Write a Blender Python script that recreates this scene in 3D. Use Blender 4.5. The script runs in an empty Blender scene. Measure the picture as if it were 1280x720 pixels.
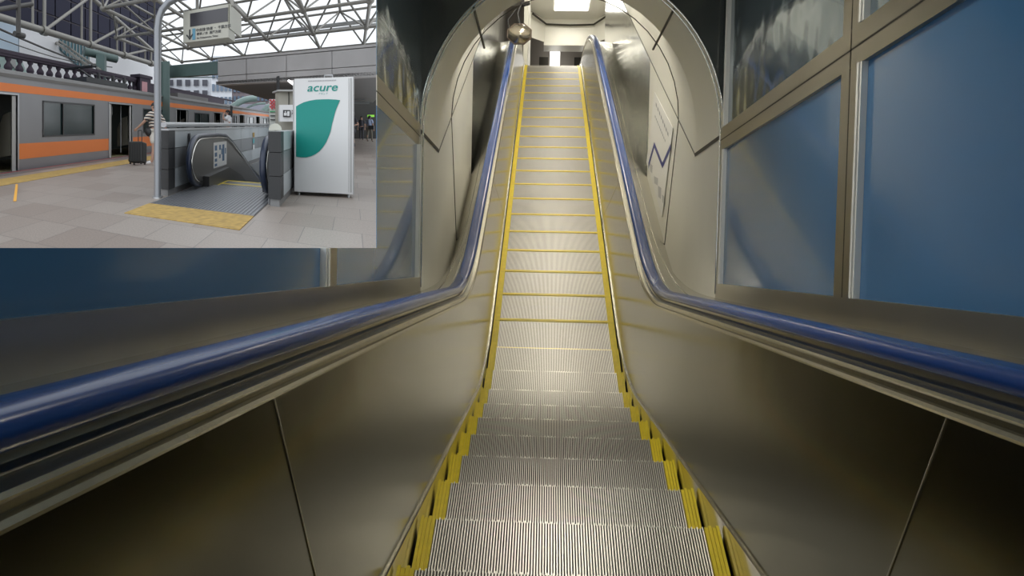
import bpy, math, random
from mathutils import Vector, Matrix
random.seed(7)
PI = math.pi
sc = bpy.context.scene
COL = sc.collection

# ------------------------------------------------------------------ camera
# Scene axes: Y runs along the first (descending) run of the escalator, Z is square to that run.
CX, CH, FPX = -0.1107, 0.8616, 889.9
PITCH, YAW, ROLL = -0.0342, -0.0410, 0.0213
fw = Vector((math.sin(YAW)*math.cos(PITCH), math.cos(YAW)*math.cos(PITCH), math.sin(PITCH)))
r0 = Vector((math.cos(YAW), -math.sin(YAW), 0))
u0 = r0.cross(fw)
CR = r0*math.cos(ROLL) + u0*math.sin(ROLL)
CU = u0*math.cos(ROLL) - r0*math.sin(ROLL)
camd = bpy.data.cameras.new('camera')
cam = bpy.data.objects.new('camera', camd)
COL.objects.link(cam)
camd.sensor_width = 36.0
camd.lens = FPX/1280*36.0
camd.clip_start = 0.02
camd.clip_end = 1000
m = Matrix(((CR.x, CU.x, -fw.x), (CR.y, CU.y, -fw.y), (CR.z, CU.z, -fw.z))).to_4x4()
m.translation = Vector((CX, 0, CH))
cam.matrix_world = m
sc.camera = cam

# ------------------------------------------------------------------ world and exposure
w = bpy.data.worlds.new('sky')
sc.world = w
w.use_nodes = True
nt = w.node_tree
bg = nt.nodes['Background']
bg.inputs[0].default_value = (0.90, 0.95, 1.0, 1)
bg.inputs[1].default_value = 1.25
sc.view_settings.view_transform = 'Standard'
sc.view_settings.look = 'None'
sc.view_settings.exposure = 0.0
sc.view_settings.gamma = 1.0
sc.view_settings.use_curve_mapping = False
TUBE_E = 34.0      # strength of the tunnel's ceiling lamps

# ------------------------------------------------------------------ materials
MATS = {}
def mat(name, color, rough=0.5, metal=0.0, spec=0.5, emit=None, es=1.0, noise=None, bump=None, coat=0.0, aniso=0.0):
    if name in MATS: return MATS[name]
    mt = bpy.data.materials.new(name); mt.use_nodes = True
    t = mt.node_tree; b = t.nodes['Principled BSDF']
    b.inputs['Base Color'].default_value = (*color, 1)
    b.inputs['Roughness'].default_value = rough
    b.inputs['Metallic'].default_value = metal
    b.inputs['Specular IOR Level'].default_value = spec
    b.inputs['Coat Weight'].default_value = coat
    b.inputs['Coat Roughness'].default_value = 0.03
    b.inputs['Anisotropic'].default_value = aniso
    if emit:
        b.inputs['Emission Color'].default_value = (*emit, 1)
        b.inputs['Emission Strength'].default_value = es
    if noise:                      # (scale vec, amount, detail)  colour variation
        s, amt, det = noise
        tc = t.nodes.new('ShaderNodeTexCoord'); mp = t.nodes.new('ShaderNodeMapping')
        nz = t.nodes.new('ShaderNodeTexNoise'); rp = t.nodes.new('ShaderNodeMapRange')
        mx = t.nodes.new('ShaderNodeMix'); mx.data_type = 'RGBA'; mx.blend_type = 'MULTIPLY'
        mp.inputs['Scale'].default_value = s
        nz.inputs['Scale'].default_value = 1.0; nz.inputs['Detail'].default_value = det
        rp.inputs['From Min'].default_value = 0.3; rp.inputs['From Max'].default_value = 0.7
        rp.inputs['To Min'].default_value = 1-amt; rp.inputs['To Max'].default_value = 1+amt*0.3
        mx.inputs[0].default_value = 1.0; mx.inputs[6].default_value = (*color, 1)
        t.links.new(tc.outputs['Object'], mp.inputs[0]); t.links.new(mp.outputs[0], nz.inputs[0])
        t.links.new(nz.outputs[0], rp.inputs[0]); t.links.new(rp.outputs[0], mx.inputs[7])
        t.links.new(mx.outputs[2], b.inputs['Base Color'])
    if bump:                       # (scale vec, strength, distance)
        s, st, di = bump
        tc = t.nodes.new('ShaderNodeTexCoord'); mp = t.nodes.new('ShaderNodeMapping')
        nz = t.nodes.new('ShaderNodeTexNoise'); bp = t.nodes.new('ShaderNodeBump')
        mp.inputs['Scale'].default_value = s
        nz.inputs['Scale'].default_value = 1.0; nz.inputs['Detail'].default_value = 2.0
        bp.inputs['Strength'].default_value = st; bp.inputs['Distance'].default_value = di
        t.links.new(tc.outputs['Object'], mp.inputs[0]); t.links.new(mp.outputs[0], nz.inputs[0])
        t.links.new(nz.outputs[0], bp.inputs['Height']); t.links.new(bp.outputs[0], b.inputs['Normal'])
    MATS[name] = mt
    return mt

STEEL = mat('brushed_steel', (.50,.47,.38), .27, 1.0, noise=((1.5,1.5,1.5),.10,3), bump=((3,60,3),.02,.01))
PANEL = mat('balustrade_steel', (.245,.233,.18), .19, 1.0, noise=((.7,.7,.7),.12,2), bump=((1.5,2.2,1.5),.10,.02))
FRAME = mat('frame_steel', (.45,.425,.36), .30, 1.0, noise=((2,2,2),.10,3))
CREAM = mat('lining_metal', (.88,.86,.78), .36, .12, noise=((1.2,1.2,1.2),.06,2))
POLISH = mat('polished_steel', (.62,.63,.62), .18, 1.0, bump=((1.6,1.6,1.6),.25,.05))
JAMB = mat('jamb_highlight', (.90,.90,.86), .25, .15, coat=.4)  # white colour stands in for the light caught along the polished edges
CHROME = mat('chrome_trim', (.82,.80,.74), .12, 1.0)
DARKM = mat('dark_joint', (.05,.045,.035), .5, .3)
BLUEG = mat('blue_back_painted_glass', (.060,.170,.335), .16, 0.0, .6, coat=.35, noise=((.8,.8,.8),.18,2))
BLUEU = mat('blue_polished_panel', (.16,.22,.27), .09, .65, coat=.4, bump=((1.3,2.2,2.0),.45,.06))
RAILB = mat('blue_handrail_rubber', (.012,.058,.250), .26, 0.0, .28, coat=.12)
RIB = mat('step_aluminium', (.70,.67,.61), .42, .85)
RIBD = mat('step_groove', (.045,.040,.038), .6, .2)
YEL = mat('yellow_step_edge', (.92,.72,.03), .40, 0, .5, noise=((30,30,30),.10,2))
YELD = mat('yellow_back_line', (.92,.72,.06), .4, 0, .5, noise=((14,40,40),.15,3))
LAMPF = mat('far_lamp_diffuser', (1,1,1), .5, emit=(1.0,.96,.86), es=7.0)
LAMP = mat('lamp_diffuser', (1,1,1), .5, emit=(1.0,.95,.83), es=TUBE_E)
CEILM = mat('ceiling_paint', (.42,.39,.29), .5, .2)

# ------------------------------------------------------------------ mesh helpers
class MB:
    def __init__(s): s.v=[]; s.f=[]; s.mi=[]; s.sm=[]
    def add(s, vs, fs, mi=0, smooth=False):
        o=len(s.v); s.v += [tuple(v) for v in vs]
        for f in fs: s.f.append(tuple(i+o for i in f)); s.mi.append(mi); s.sm.append(smooth)
    def quad(s,a,b,c,d,mi=0): s.add([a,b,c,d],[(0,1,2,3)],mi)
    def box(s,x0,x1,y0,y1,z0,z1,mi=0,T=None):
        p=[(x,y,z) for z in (z0,z1) for y in (y0,y1) for x in (x0,x1)]
        if T: p=[T(*q) for q in p]
        s.add(p,[(0,2,3,1),(4,5,7,6),(0,1,5,4),(2,6,7,3),(0,4,6,2),(1,3,7,5)],mi)
    def tube(s,pts,r,n=10,mi=0,closed=True,smooth=True,sx=1.0,sz=1.0):
        pts=[Vector(p) for p in pts]; rs = r if isinstance(r,(list,tuple)) else [r]*len(pts)
        rings=[]; up=None
        for i,p in enumerate(pts):
            d=(pts[min(i+1,len(pts)-1)]-pts[max(i-1,0)]).normalized()
            if up is None:
                up = Vector((0,0,1)) if abs(d.z)<.9 else Vector((1,0,0))
            a=d.cross(up).normalized(); up=a.cross(d).normalized()
            rings.append([p+(a*math.cos(2*PI*k/n)*sx+up*math.sin(2*PI*k/n)*sz)*rs[i] for k in range(n)])
        vs=[q for rg in rings for q in rg]
        fs=[(i*n+k,(i+1)*n+k,(i+1)*n+(k+1)%n,i*n+(k+1)%n) for i in range(len(pts)-1) for k in range(n)]
        s.add(vs,fs,mi,smooth)
        if closed: s.add(rings[0],[tuple(range(n))],mi); s.add(rings[-1],[tuple(reversed(range(n)))],mi)
    def loft(s,rows,mi=0,smooth=False,closed=False):
        n=len(rows[0]); vs=[p for r in rows for p in r]; m_=n if closed else n-1
        fs=[(i*n+k,(i+1)*n+k,(i+1)*n+(k+1)%n,i*n+(k+1)%n) for i in range(len(rows)-1) for k in range(m_)]
        s.add(vs,fs,mi,smooth)
    def prism(s,poly,ext,mi=0):        # polygon of 3D points extruded by a vector
        n=len(poly); e=Vector(ext); a=[Vector(p) for p in poly]; b=[p+e for p in a]
        s.add(a+b,[tuple(reversed(range(n))),tuple(range(n,2*n))]+[(k,(k+1)%n,(k+1)%n+n,k+n) for k in range(n)],mi)
    def sphere(s,c,r,nu=16,nv=10,mi=0,half=False,sc_=(1,1,1)):
        rows=[]
        for j in range(nv+1):
            t=PI*j/nv*(0.5 if half else 1)
            rows.append([(c[0]+r*sc_[0]*math.sin(t)*math.cos(2*PI*k/nu), c[1]+r*sc_[1]*math.sin(t)*math.sin(2*PI*k/nu), c[2]+r*sc_[2]*math.cos(t)) for k in range(nu)])
        s.loft(rows,mi,True,True)
    def build(s,name,mats,parent=None,T=None,link=True):
        me=bpy.data.meshes.new(name)
        v=s.v if T is None else [tuple(T(*p)) for p in s.v]
        me.from_pydata(v,[],s.f); me.update()
        if not isinstance(mats,(list,tuple)): mats=[mats]
        for x in mats: me.materials.append(x)
        for p,mi,sm in zip(me.polygons,s.mi,s.sm): p.material_index=mi; p.use_smooth=sm
        o=bpy.data.objects.new(name,me); COL.objects.link(o)
        if parent: o.parent=parent; o.matrix_parent_inverse=Matrix.Translation(-parent.location) if parent.location.length else Matrix()
        return o
def tag(o,label=None,cat=None,group=None,kind=None):
    if label: o['label']=label
    if cat: o['category']=cat
    if group: o['group']=group
    if kind: o['kind']=kind
    return o
def thing(name,label,cat,loc=(0,0,0),group=None):
    o=bpy.data.objects.new(name,None); COL.objects.link(o); o.location=loc; o.empty_display_size=.1
    return tag(o,label,cat,group)
def structure(o): o['kind']='structure'; return o
def bevel(o,wd=.004,seg=2):
    b=o.modifiers.new('bevel','BEVEL'); b.width=wd; b.segments=seg; b.limit_method='ANGLE'; return o
def dup(root,loc=None,group=None,label=None):
    r=root.copy(); COL.objects.link(r)
    if loc is not None: r.location=loc
    if label: r['label']=label
    if group: r['group']=group
    for ch in list(root.children):
        c=ch.copy(); COL.objects.link(c); c.parent=r
        for g in list(ch.children):
            d=g.copy(); COL.objects.link(d); d.parent=c
    return r

# ------------------------------------------------------------------ paths (Y,Z) with tangent
A30=math.radians(30)
def make_path(z0,bend_y,R,crest_y,Rc,y_start,y_end,n1=10,na=18,n2=24,nc=12):
    T=R*math.tan(A30/2); p=[]
    ys=bend_y-T
    for i in range(n1): p.append((y_start+(ys-y_start)*i/n1, z0, 0.0))
    for i in range(na+1):
        a=A30*i/na; p.append((ys+R*math.sin(a), z0+R*(1-math.cos(a)), a))
    ya,za,_=p[-1]
    for i in range(1,n2+1):
        y=ya+(crest_y-ya)*i/n2; p.append((y, za+(y-ya)*math.tan(A30), A30))
    ya,za,_=p[-1]
    for i in range(1,nc+1):
        a=A30*(1-i/nc)
        p.append((ya+Rc*(math.sin(A30)-math.sin(a)), za+Rc*(math.cos(a)-math.cos(A30)), a))
    ya,za,_=p[-1]
    p.append((max(y_end,ya+.1),za,0.0))
    return p
SP=make_path(0.0,4.438+2.964*math.tan(A30/2),2.964,12.75,1.5,-2.6,17.0)
RP=make_path(0.70,4.669,2.25,10.3,7.0,-2.6,17.0)
def offs(p,d): return (p[0]-math.sin(p[2])*d, p[1]+math.cos(p[2])*d)
def rail_z(y):
    for a,b in zip(RP,RP[1:]):
        if a[0]<=y<=b[0]: return a[1]+(b[1]-a[1])*(y-a[0])/(b[0]-a[0])
    return RP[-1][1] if y>RP[-1][0] else RP[0][1]
def seam_z(y): return 1.69 if y<5.32 else 1.69+(y-5.32)*.570
def step_pos(s):
    s0=4.438; R=2.964; L=R*A30; sc_=s0+L+(12.75-(s0+R*math.sin(A30)))/math.cos(A30)
    if s<s0: return s,0.0
    if s<s0+L: t=(s-s0)/R; return s0+R*math.sin(t),R*(1-math.cos(t))
    if s<sc_:
        r=s-s0-L; return s0+R*math.sin(A30)+r*math.cos(A30), R*(1-math.cos(A30))+r*math.sin(A30)
    y0,z0=step_pos(sc_-1e-6); a=max(0,A30-(s-sc_)/1.5)
    e=max(0,(s-sc_)-1.5*A30)
    return y0+1.5*(math.sin(A30)-math.sin(a))+e, z0+1.5*(math.cos(a)-math.cos(A30))

# ------------------------------------------------------------------ tunnel shell
XL,XR,XC=-0.90,1.00,0.05
YA=4.50                    # plane of the arched end of the glazed part
CEIL=2.72
PB,PT,UB=.765,1.585,1.725  # blue pane bottom / top, upper panel bottom
MUL=[(-2.6,-1.30,.66),(.66,.82,0)]
def wall(side):
    X = XR if side>0 else XL
    nm = 'wall_right' if side>0 else 'wall_left'
    s=side; xi=X-s*.022        # frame face
    b=MB()
    hole = side<0
    YM0,YM1=2.55,2.70
    def slab(y0,y1,z0,z1,th=.022,mi=0):
        b.box(min(xi,xi+s*th),max(xi,xi+s*th),y0,y1,z0,z1,mi)
    HY0,HY1,HZ0=.90,3.345,None
    if not hole:
        slab(-2.6,YA,.66,PB); slab(-2.6,YA,PT,1.648); slab(-2.6,YA,1.654,UB)
        slab(-2.6,YA,1.646,1.656,.012,1)
        for y0,y1 in ((.66,.74),(.746,.82),(YM0,2.622),(2.628,YM1),(4.42,YA)):
            slab(y0,y1,PB,PT)
            if y0<4.4: slab(y0,y1,UB,CEIL)
        slab(.735,.75,PB,CEIL,.012,1); slab(2.62,2.63,PB,CEIL,.012,1)
        b.box(X,X+.04,-2.6,YA,.62,CEIL,1)
    else:
        # the left wall has a big opening onto the station; what is left of it stays clad
        slab(-2.6,YA,.66,PB)
        slab(4.42,YA,PB,PT)
    o=structure(b.build(nm,[FRAME,DARKM]))
    # panes
    def pane(y0,y1,z0,z1,mt,tilt=0):
        q=MB(); q.box(min(X-s*.004,X+s*.02),max(X-s*.004,X+s*.02),y0,y1,z0,z1)
        q.build('blue_panel' if mt is BLUEG else 'upper_panel',mt,o)
    def jamb(y,z0,z1):
        q=MB(); q.box(min(X-s*.030,X),max(X-s*.030,X),y-.012,y+.002,z0,z1); q.box(min(X-s*.026,X),max(X-s*.026,X),y-.028,y-.018,z0,z1)
        q.build('jamb_trim',JAMB,o)
    if not hole:
        for y0,y1 in ((-2.6,.66),(.82,YM0),(YM1,4.42)):
            pane(y0,y1,PB,PT,BLUEG); pane(y0,y1,UB,CEIL,BLUEU); jamb(y1,PB,PT); jamb(y1,UB,CEIL)
        pane(4.42,YA,UB,CEIL,BLUEU)
    return o
wr=wall(1)
wl=wall(-1)
# left wall cladding round the opening: polygons in the plane X=XL (Y,Z)
def yz_at(px,py,X):
    d=fw+CR*(px-640)/FPX-CU*(py-360)/FPX
    t=(X-CX)/d.x
    return d.y*t, CH+d.z*t
HA=yz_at(471,310,XL+.004); HB=yz_at(-40,310,XL+.004); HC=yz_at(471,-30,XL+.004); HD=(HB[0],1.62)
def cladding(poly,mt,name,th=.003,x=None):
    q=MB(); X0=(XL+.001) if x is None else x
    q.prism([(X0,y,z) for y,z in poly],(th,0,0)); return q.build(name,mt,wl)
def frame_l(poly,x=None):
    return cladding(poly,FRAME,'panel_frame',.004,XL+.001)
def lerp(a,b,t): return tuple(a[i]+(b[i]-a[i])*t for i in range(len(a)))
hz=lambda y: HB[1]+(HA[1]-HB[1])*(y-HB[0])/(HA[0]-HB[0])
hy=lambda z: HA[0]+(HC[0]-HA[0])*(z-HA[1])/(HC[1]-HA[1])
cladding([(-2.6,PB),(.66,PB),(.66,PT),(-2.6,PT)],BLUEG,'blue_panel')
cladding([(HB[0]-.25,PB),(2.53,PB),(2.53,hz(2.53)),(HB[0],HB[1]),(HB[0],HD[1]),(HB[0]-.25,HD[1])],BLUEG,'blue_panel')
frame_l([(.62,PB),(HB[0]-.25,PB),(HB[0]-.25,CEIL),(.62,CEIL)])
frame_l([(2.53,PB),(2.61,PB),(2.61,hz(2.61)),(2.53,hz(2.53))]); frame_l([(2.618,PB),(2.70,PB),(2.70,hz(2.70)),(2.618,hz(2.618))])
cladding([(2.70,PB),(4.42,PB),(4.42,PT),(hy(PT),PT),HA,(2.70,hz(2.70))],BLUEG,'blue_panel')
for z0,z1 in ((PT,1.647),(1.655,UB)): frame_l([(hy(z0),z0),(YA,z0),(YA,z1),(hy(z1),z1)])
cladding([(hy(1.647),1.647),(YA,1.647),(YA,1.655),(hy(1.655),1.655)],DARKM,'panel_joint')
cladding([(hy(UB),UB),(YA,UB),(YA,CEIL),(HC[0],CEIL),HC],BLUEU,'upper_panel')
cladding([(HB[0]-.25,HD[1]),(HD[0],HD[1]),HC,(HC[0],CEIL),(HB[0]-.25,CEIL)],BLUEU,'upper_panel')
cladding([(-2.6,UB),(.62,UB),(.62,CEIL),(-2.6,CEIL)],BLUEU,'upper_panel')
cladding([(-2.6,PT),(.62,PT),(.62,UB),(-2.6,UB)],FRAME,'panel_frame')
for y in (2.53,4.42):
    q=MB(); z1=hz(y) if y<3 else PT
    q.box(XL-.002,XL+.030,y-.014,y+.002,PB,z1); q.box(XL-.002,XL+.026,y-.034,y-.022,PB,z1); q.build('jamb_trim',JAMB,wl)
q=MB(); q.prism([(XL+.021,y,z) for y,z in ((-2.6,.62),(-2.6,.66),(YA,.66),(YA,.62))],(.006,0,0)); q.build('foot_trim',FRAME,wl)

# ceiling over the first run, back wall behind the camera
b=MB(); b.box(XL-.05,XR+.05,-2.7,YA,CEIL,CEIL+.05); structure(b.build('ceiling',CEILM))
b=MB(); b.box(XL-.05,XR+.05,-2.75,-2.62,-.4,CEIL); structure(b.build('wall_back',CREAM))
# arched end face, ring trim
HW=.95; SZ=1.69; VH=1.04
def arch_pt(t,hw=HW,vh=VH,sz=SZ): return (XC-hw*math.cos(t), sz+vh*math.sin(t))
N=40
b=MB()
top=[(XL-.02,SZ)]+[None]*0
rows=[]
for i in range(N+1):
    t=PI*i/N; x,z=arch_pt(t)
    # outer rectangle point
    rows.append([(x,YA,z),(min(max(XC-(HW+.07)*math.cos(t)*1.6,XL-.02),XR+.02),YA,CEIL+.06)] )
for a_,b_ in zip(rows,rows[1:]): b.quad(a_[0],b_[0],b_[1],a_[1])
structure(b.build('wall_front',mat('spandrel_steel',(.22,.24,.24),.15,.8,bump=((2,2,2),.3,.05))))
b=MB()
for (dh,dy,rr) in ((.0,-.006,.008),(-.022,-.002,.006)):
    pts=[(XC-(HW+dh),YA+dy,.70)]+[(XC-(HW+dh)*math.cos(PI*i/N),YA+dy,SZ+(VH+dh)*math.sin(PI*i/N)) for i in range(N+1)]+[(XC+(HW+dh),YA+dy,.70)]
    b.tube(pts,rr,8)
structure(b.build('trim_1',CHROME))
def deck_z(y):                     # outer edge of the deck, where it meets the wall
    a=.672; f=1.085+(y-6.56)*.62
    f=min(f,rail_z(y)-.03)
    k=.10; return a+k*math.log(1+math.exp(min(40,(f-a)/k))) if y>4.0 else a
# lining of the arched tube
def lining(y0,y1,n,mw,mv,name,xo=0):
    ys=[y0+(y1-y0)*i/n for i in range(n+1)]
    b=MB()
    for sgn in (-1,1):
        b.loft([[(XC+sgn*HW,y,deck_z(y)-.05),(XC+sgn*HW,y,seam_z(y))] for y in ys],0,True)
    b.loft([[(XC-HW*math.cos(PI*i/24),y-.42*math.sin(PI*i/24)*(min(1,(y-YA)/.82)),seam_z(y)+VH*math.sin(PI*i/24)) for i in range(25)] for y in ys],1,True)
    return structure(b.build(name,[mw,mv]))
lining(YA,5.32,4,CREAM,CREAM,'wall_lining')
lining(5.32,7.75,8,CREAM,CREAM,'wall_lining')
lining(7.75,13.9,10,POLISH,CREAM,'wall_lining')
# groove lines of the lining
b=MB()
for sgn in (-1,1):
    X=XC+sgn*(HW-.002)
    b.box(min(X,X-sgn*.002),max(X,X-sgn*.002),YA,5.32,1.677,1.703)
    b.tube([(X,5.32,1.69),(X,12.5,seam_z(12.5))],.005,6)
    yj=6.14; zj=1.636
    b.tube([(X,yj+.40,zj-.62),(X,yj-.13,seam_z(yj-.13))],.004,6)
    tt=[i/10*PI*.5 for i in range(11)]
    yq=yj-.13
    b.tube([(XC+sgn*(HW-.003)*math.cos(t),yq-.05*math.sin(t),seam_z(yq)+(VH-.003)*math.sin(t)-.03*math.sin(t)) for t in tt],.004,6)
    t=PI*.27; b.tube([(XC+sgn*(HW-.003)*math.cos(t),YA+.02,SZ+(VH-.003)*math.sin(t)),(XC+sgn*(HW-.003)*math.cos(t),5.36,SZ+(VH-.003)*math.sin(t))],.009,6)
structure(b.build('trim_2',DARKM))

# ------------------------------------------------------------------ escalator
esc=thing('escalator','long steel escalator with blue handrails and yellow edged ribbed steps inside the tunnel','escalator',(0,0,-.35))
def wpar(o): return o
def sweep(path,prof,mi=0,mb=None,smooth=False,side=1,rng=None):
    rows=[]
    for p in path:
        r=[]
        for (x,v) in prof:
            y,z=offs(p,v); r.append((side*x,y,z))
        rows.append(r)
    (mb or b).loft(rows,mi,smooth)
for sgn in (-1,1):
    # inner panel, ruled between the step line and the rail line
    b=MB()
    rows=[]
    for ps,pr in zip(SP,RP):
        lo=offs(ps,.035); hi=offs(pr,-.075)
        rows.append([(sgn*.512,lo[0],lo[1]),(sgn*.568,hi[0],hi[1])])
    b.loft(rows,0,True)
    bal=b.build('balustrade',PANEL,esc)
    # sheet joints
    b=MB()
    for yj in (-.2,1.2,6.4,8.4):
        for i,(ps,pr) in enumerate(zip(SP,RP)):
            if pr[0]>=yj: break
        f=(yj-RP[i-1][0])/(RP[i][0]-RP[i-1][0])
        hi=lerp(rows[i-1][1],rows[i][1],f); k=min(len(rows)-1,i); lo=lerp(rows[i-1][0],rows[i][0],f)
        b=MB(); b.tube([(lo[0]-sgn*.001,lo[1],lo[2]),(hi[0]-sgn*.001,hi[1],hi[2])],.0020,6)
        b.build('sheet_joint',CHROME,bal)
    b=MB(); sweep(SP,[(.505,-.30),(.505,.028),(.507,.036),(.513,.037)],side=sgn,mb=b); sk=b.build('skirt',mat('skirt_steel',(.55,.53,.45),.12,1.0),esc)
    b=MB(); sweep(SP,[(.504,.029),(.5,.033),(.504,.037),(.512,.037)],side=sgn,mb=b); b.build('skirt_trim',STEEL,sk)
    b=MB()
    sweep(RP,[(.570,-.078),(.560,-.076),(.556,-.070),(.560,-.064),(.566,-.062),(.566,-.052),(.560,-.050),(.557,-.045),(.560,-.040),(.585,-.036),(.596,-.030),(.596,-.014)],side=sgn,mb=b,smooth=False)
    b.build('rail_moulding',STEEL,esc)
    b=MB(); sweep(RP,[(.597,-.030),(.597,-.006),(.643,-.006),(.643,-.034)],side=sgn,mb=b); b.build('rail_guide',DARKM,esc)
    b=MB(); xw=XR if sgn>0 else -XL
    rows=[]
    for p in RP:
        y1,z1=offs(p,-.030); y0,z0=offs(p,-.036); zd=deck_z(y1)
        def at(f,dz=0): return (sgn*(.655+(xw-.655)*f), y1, z1+(zd-z1)*f+dz)
        rows.append([(sgn*.640,y0,z0),at(0),at(.14),at(.145,-.006),at(.155,-.006),at(.16),at(.40),at(.405,-.008),at(.43,-.008),at(.435),at(1)])
    b.loft(rows); b.build('deck',mat('deck_steel',(.66,.64,.57),.22,1.0,bump=((2.5,2.5,2.5),.2,.03)),esc)
    # handrail: flattened C section
    prof=[(.62+.043*math.copysign(abs(math.cos(t))**.8,math.cos(t)),.000+.023*math.copysign(abs(math.sin(t))**.8,math.sin(t))) for t in [2*PI*i/20 for i in range(20)]]
    b=MB(); b.loft([[(sgn*x,)+offs(p,v) for x,v in prof] for p in RP],0,True,True)
    b.build('handrail',RAILB,esc)
# one step: ribbed tread (level in the escalator's own sense = 30 degrees in scene axes) and riser
def step_mesh():
    d=Vector((0,math.cos(A30),math.sin(A30))); n=Vector((0,-math.sin(A30),math.cos(A30))); dn=-n
    NR=100; W=.8956; pit=W/NR; hg=.010
    tread=MB()
    L=.398
    # groove floor
    def P(x,a,h): v=d*(a)+n*h; return (x,v.y,v.z)
    a0,a1=-L+.030,-.004
    tread.quad(P(-W/2,a0,-hg),P(W/2,a0,-hg),P(W/2,a1,-hg),P(-W/2,a1,-hg),1)
    for k in range(NR):
        x0=-W/2+k*pit+pit*.25; x1=x0+pit*.48
        e=0.0 if k%2 else -.006
        t=[P(x0,a0,0),P(x1,a0,0),P(x1,a1+e,0),P(x0,a1+e,0)]; bt=[P(x0,a0,-hg),P(x1,a0,-hg),P(x1,a1+e,-hg),P(x0,a1+e,-hg)]
        tread.quad(*t,0); tread.quad(t[0],t[3],bt[3],bt[0],0); tread.quad(t[2],t[1],bt[1],bt[2],0); tread.quad(t[3],t[2],bt[2],bt[3],0)
    body=MB()
    # curved riser under the nosing
    rows=[]
    for i in range(7):
        t=i/6; a=-.004-.018*math.sin(PI*.5*t)*0-.02*t; h=-hg-.20*t+.0
        rows.append([P(-W/2-.045,a,h),P(W/2+.045,a,h)])
    body.loft(rows,1,True)
    body.quad(P(-W/2-.045,-L,-hg-.002),P(W/2+.045,-L,-hg-.002),P(W/2+.045,-.006,-hg-.002),P(-W/2-.045,-.006,-hg-.002),1)
    for x in (-W/2-.045,W/2+.045):
        body.add([P(x,-L,-hg),P(x,-.004,-hg),P(x,-.024,-.21)],[(0,1,2)],1)
    side=[]
    for sg in (-1,1):
        q=MB()
        xa=sg*(W/2+.001); xb=sg*(W/2+.051)
        for j in range(4):
            u0=xa+(xb-xa)*(j/4+.02); u1=xa+(xb-xa)*(j/4+.21); h=.004+.0006*j
            e=.0 if j%2 else -.008
            p=[P(u0,-L,h),P(u1,-L,h),P(u1,e,h),P(u0,e,h)]; bt=[P(u0,-L,-hg),P(u1,-L,-hg),P(u1,e,-hg-.01),P(u0,e,-hg-.01)]
            q.quad(*p); q.quad(p[0],p[3],bt[3],bt[0]); q.quad(p[2],p[1],bt[1],bt[2]); q.quad(p[3],p[2],bt[2],bt[3])
        q.quad(P(xa,-L,-.001),P(xb,-L,-.001),P(xb,-.004,-.001),P(xa,-.004,-.001))
        side.append(q)
    bl=MB(); bl.add([P(x,a,h) for h in (-hg,.001) for a in (-L,-L+.030) for x in (-W/2,W/2)],[(0,2,3,1),(4,5,7,6),(0,1,5,4),(2,6,7,3)])
    return tread,body,side,bl
tread,body,side,bl=step_mesh()
step0=None
S0=2.3714
for k in range(-7,35):
    y,z=step_pos(S0+.4*k)
    if step0 is None:
        o=tread.build('step',[RIB,RIBD],esc); o.location=(0,y,z)
        body.build('step_body',[RIB,RIBD],o); 
        for q in side: q.build('edge_cleat',YEL,o)
        bl.build('back_line',YELD,o)
        step0=o
        for c in o.children: c.matrix_parent_inverse=Matrix()
        o.matrix_parent_inverse=Matrix.Translation((0,0,.35))
    else:
        o=step0.copy(); COL.objects.link(o); o.location=(0,y,z)
        for c in step0.children:
            d=c.copy(); COL.objects.link(d); d.parent=o
# the black gap floor under the steps
b=MB(); b.loft([[(-.56,)+offs(p,-.34),(.56,)+offs(p,-.34)] for p in SP],0,True); structure(b.build('floor_pit',DARKM))

# ------------------------------------------------------------------ second run beyond the crest
b=MB()
xc=.42; CZ=6.6
YB=16.9; YS=16.3
b.quad((xc-.58,13.9,CZ),(xc+.58,13.9,CZ),(xc+.58,YB,CZ),(xc-.58,YB,CZ))
b.quad((xc-.58,13.9,CZ),(xc-.58,YB,CZ),(xc-.98,YS,CZ+.02),(xc-.98,13.9,CZ+.02))
b.quad((xc+.58,13.9,CZ),(xc+.98,13.9,CZ+.02),(xc+.98,YS,CZ+.02),(xc+.58,YB,CZ))
b.box(-2.2,2.6,12.9,19.5,7.8,7.85); b.box(-2.2,-1.0,13.0,13.05,3.9,7.8); b.box(1.1,2.6,13.0,13.05,3.9,7.8)
structure(b.build('ceiling_far',CREAM))
b=MB()
b.add([(xc-.58,YB,CZ),(xc+.58,YB,CZ),(xc+.58,YB,6.07),(xc-.58,YB,6.07),(xc-.98,YS,CZ),(xc-.98,YS,6.02),(xc+.98,YS,CZ),(xc+.98,YS,6.02)],[(0,1,2,3),(4,0,3,5),(1,6,7,2)])
b.box(xc-.98,xc-.9,13.95,YS,4.0,CZ)
b.box(xc+.9,xc+.98,13.95,YS,4.0,CZ)
b.box(xc-.6,xc+.6,YB,YB+.5,6.0,6.07)
structure(b.build('trim_3',CREAM))
b=MB()
b.box(-2.2,2.6,19.4,19.5,3.5,7.85); b.box(-2.25,-2.2,12.9,19.5,3.5,7.85); b.box(2.6,2.65,12.9,19.5,3.5,7.85)
structure(b.build('wall_far',mat('far_wall',(.30,.27,.24),.6)))
b=MB(); b.box(-2.2,2.6,13.5,19.5,3.9,4.0); structure(b.build('floor_far',mat('far_floor',(.25,.23,.2),.4)))
b=MB()
for x0,x1,mi in ((-.30,-.06,0),(.62,1.28,0)):
    b.box(x0,x1,18.9,18.95,4.0,6.3)
structure(b.build('door_1',DARKM))
b=MB(); b.box(-.02,.24,18.7,18.8,4.0,6.6); b.box(.80,.98,18.0,18.1,4.0,6.1)
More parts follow.
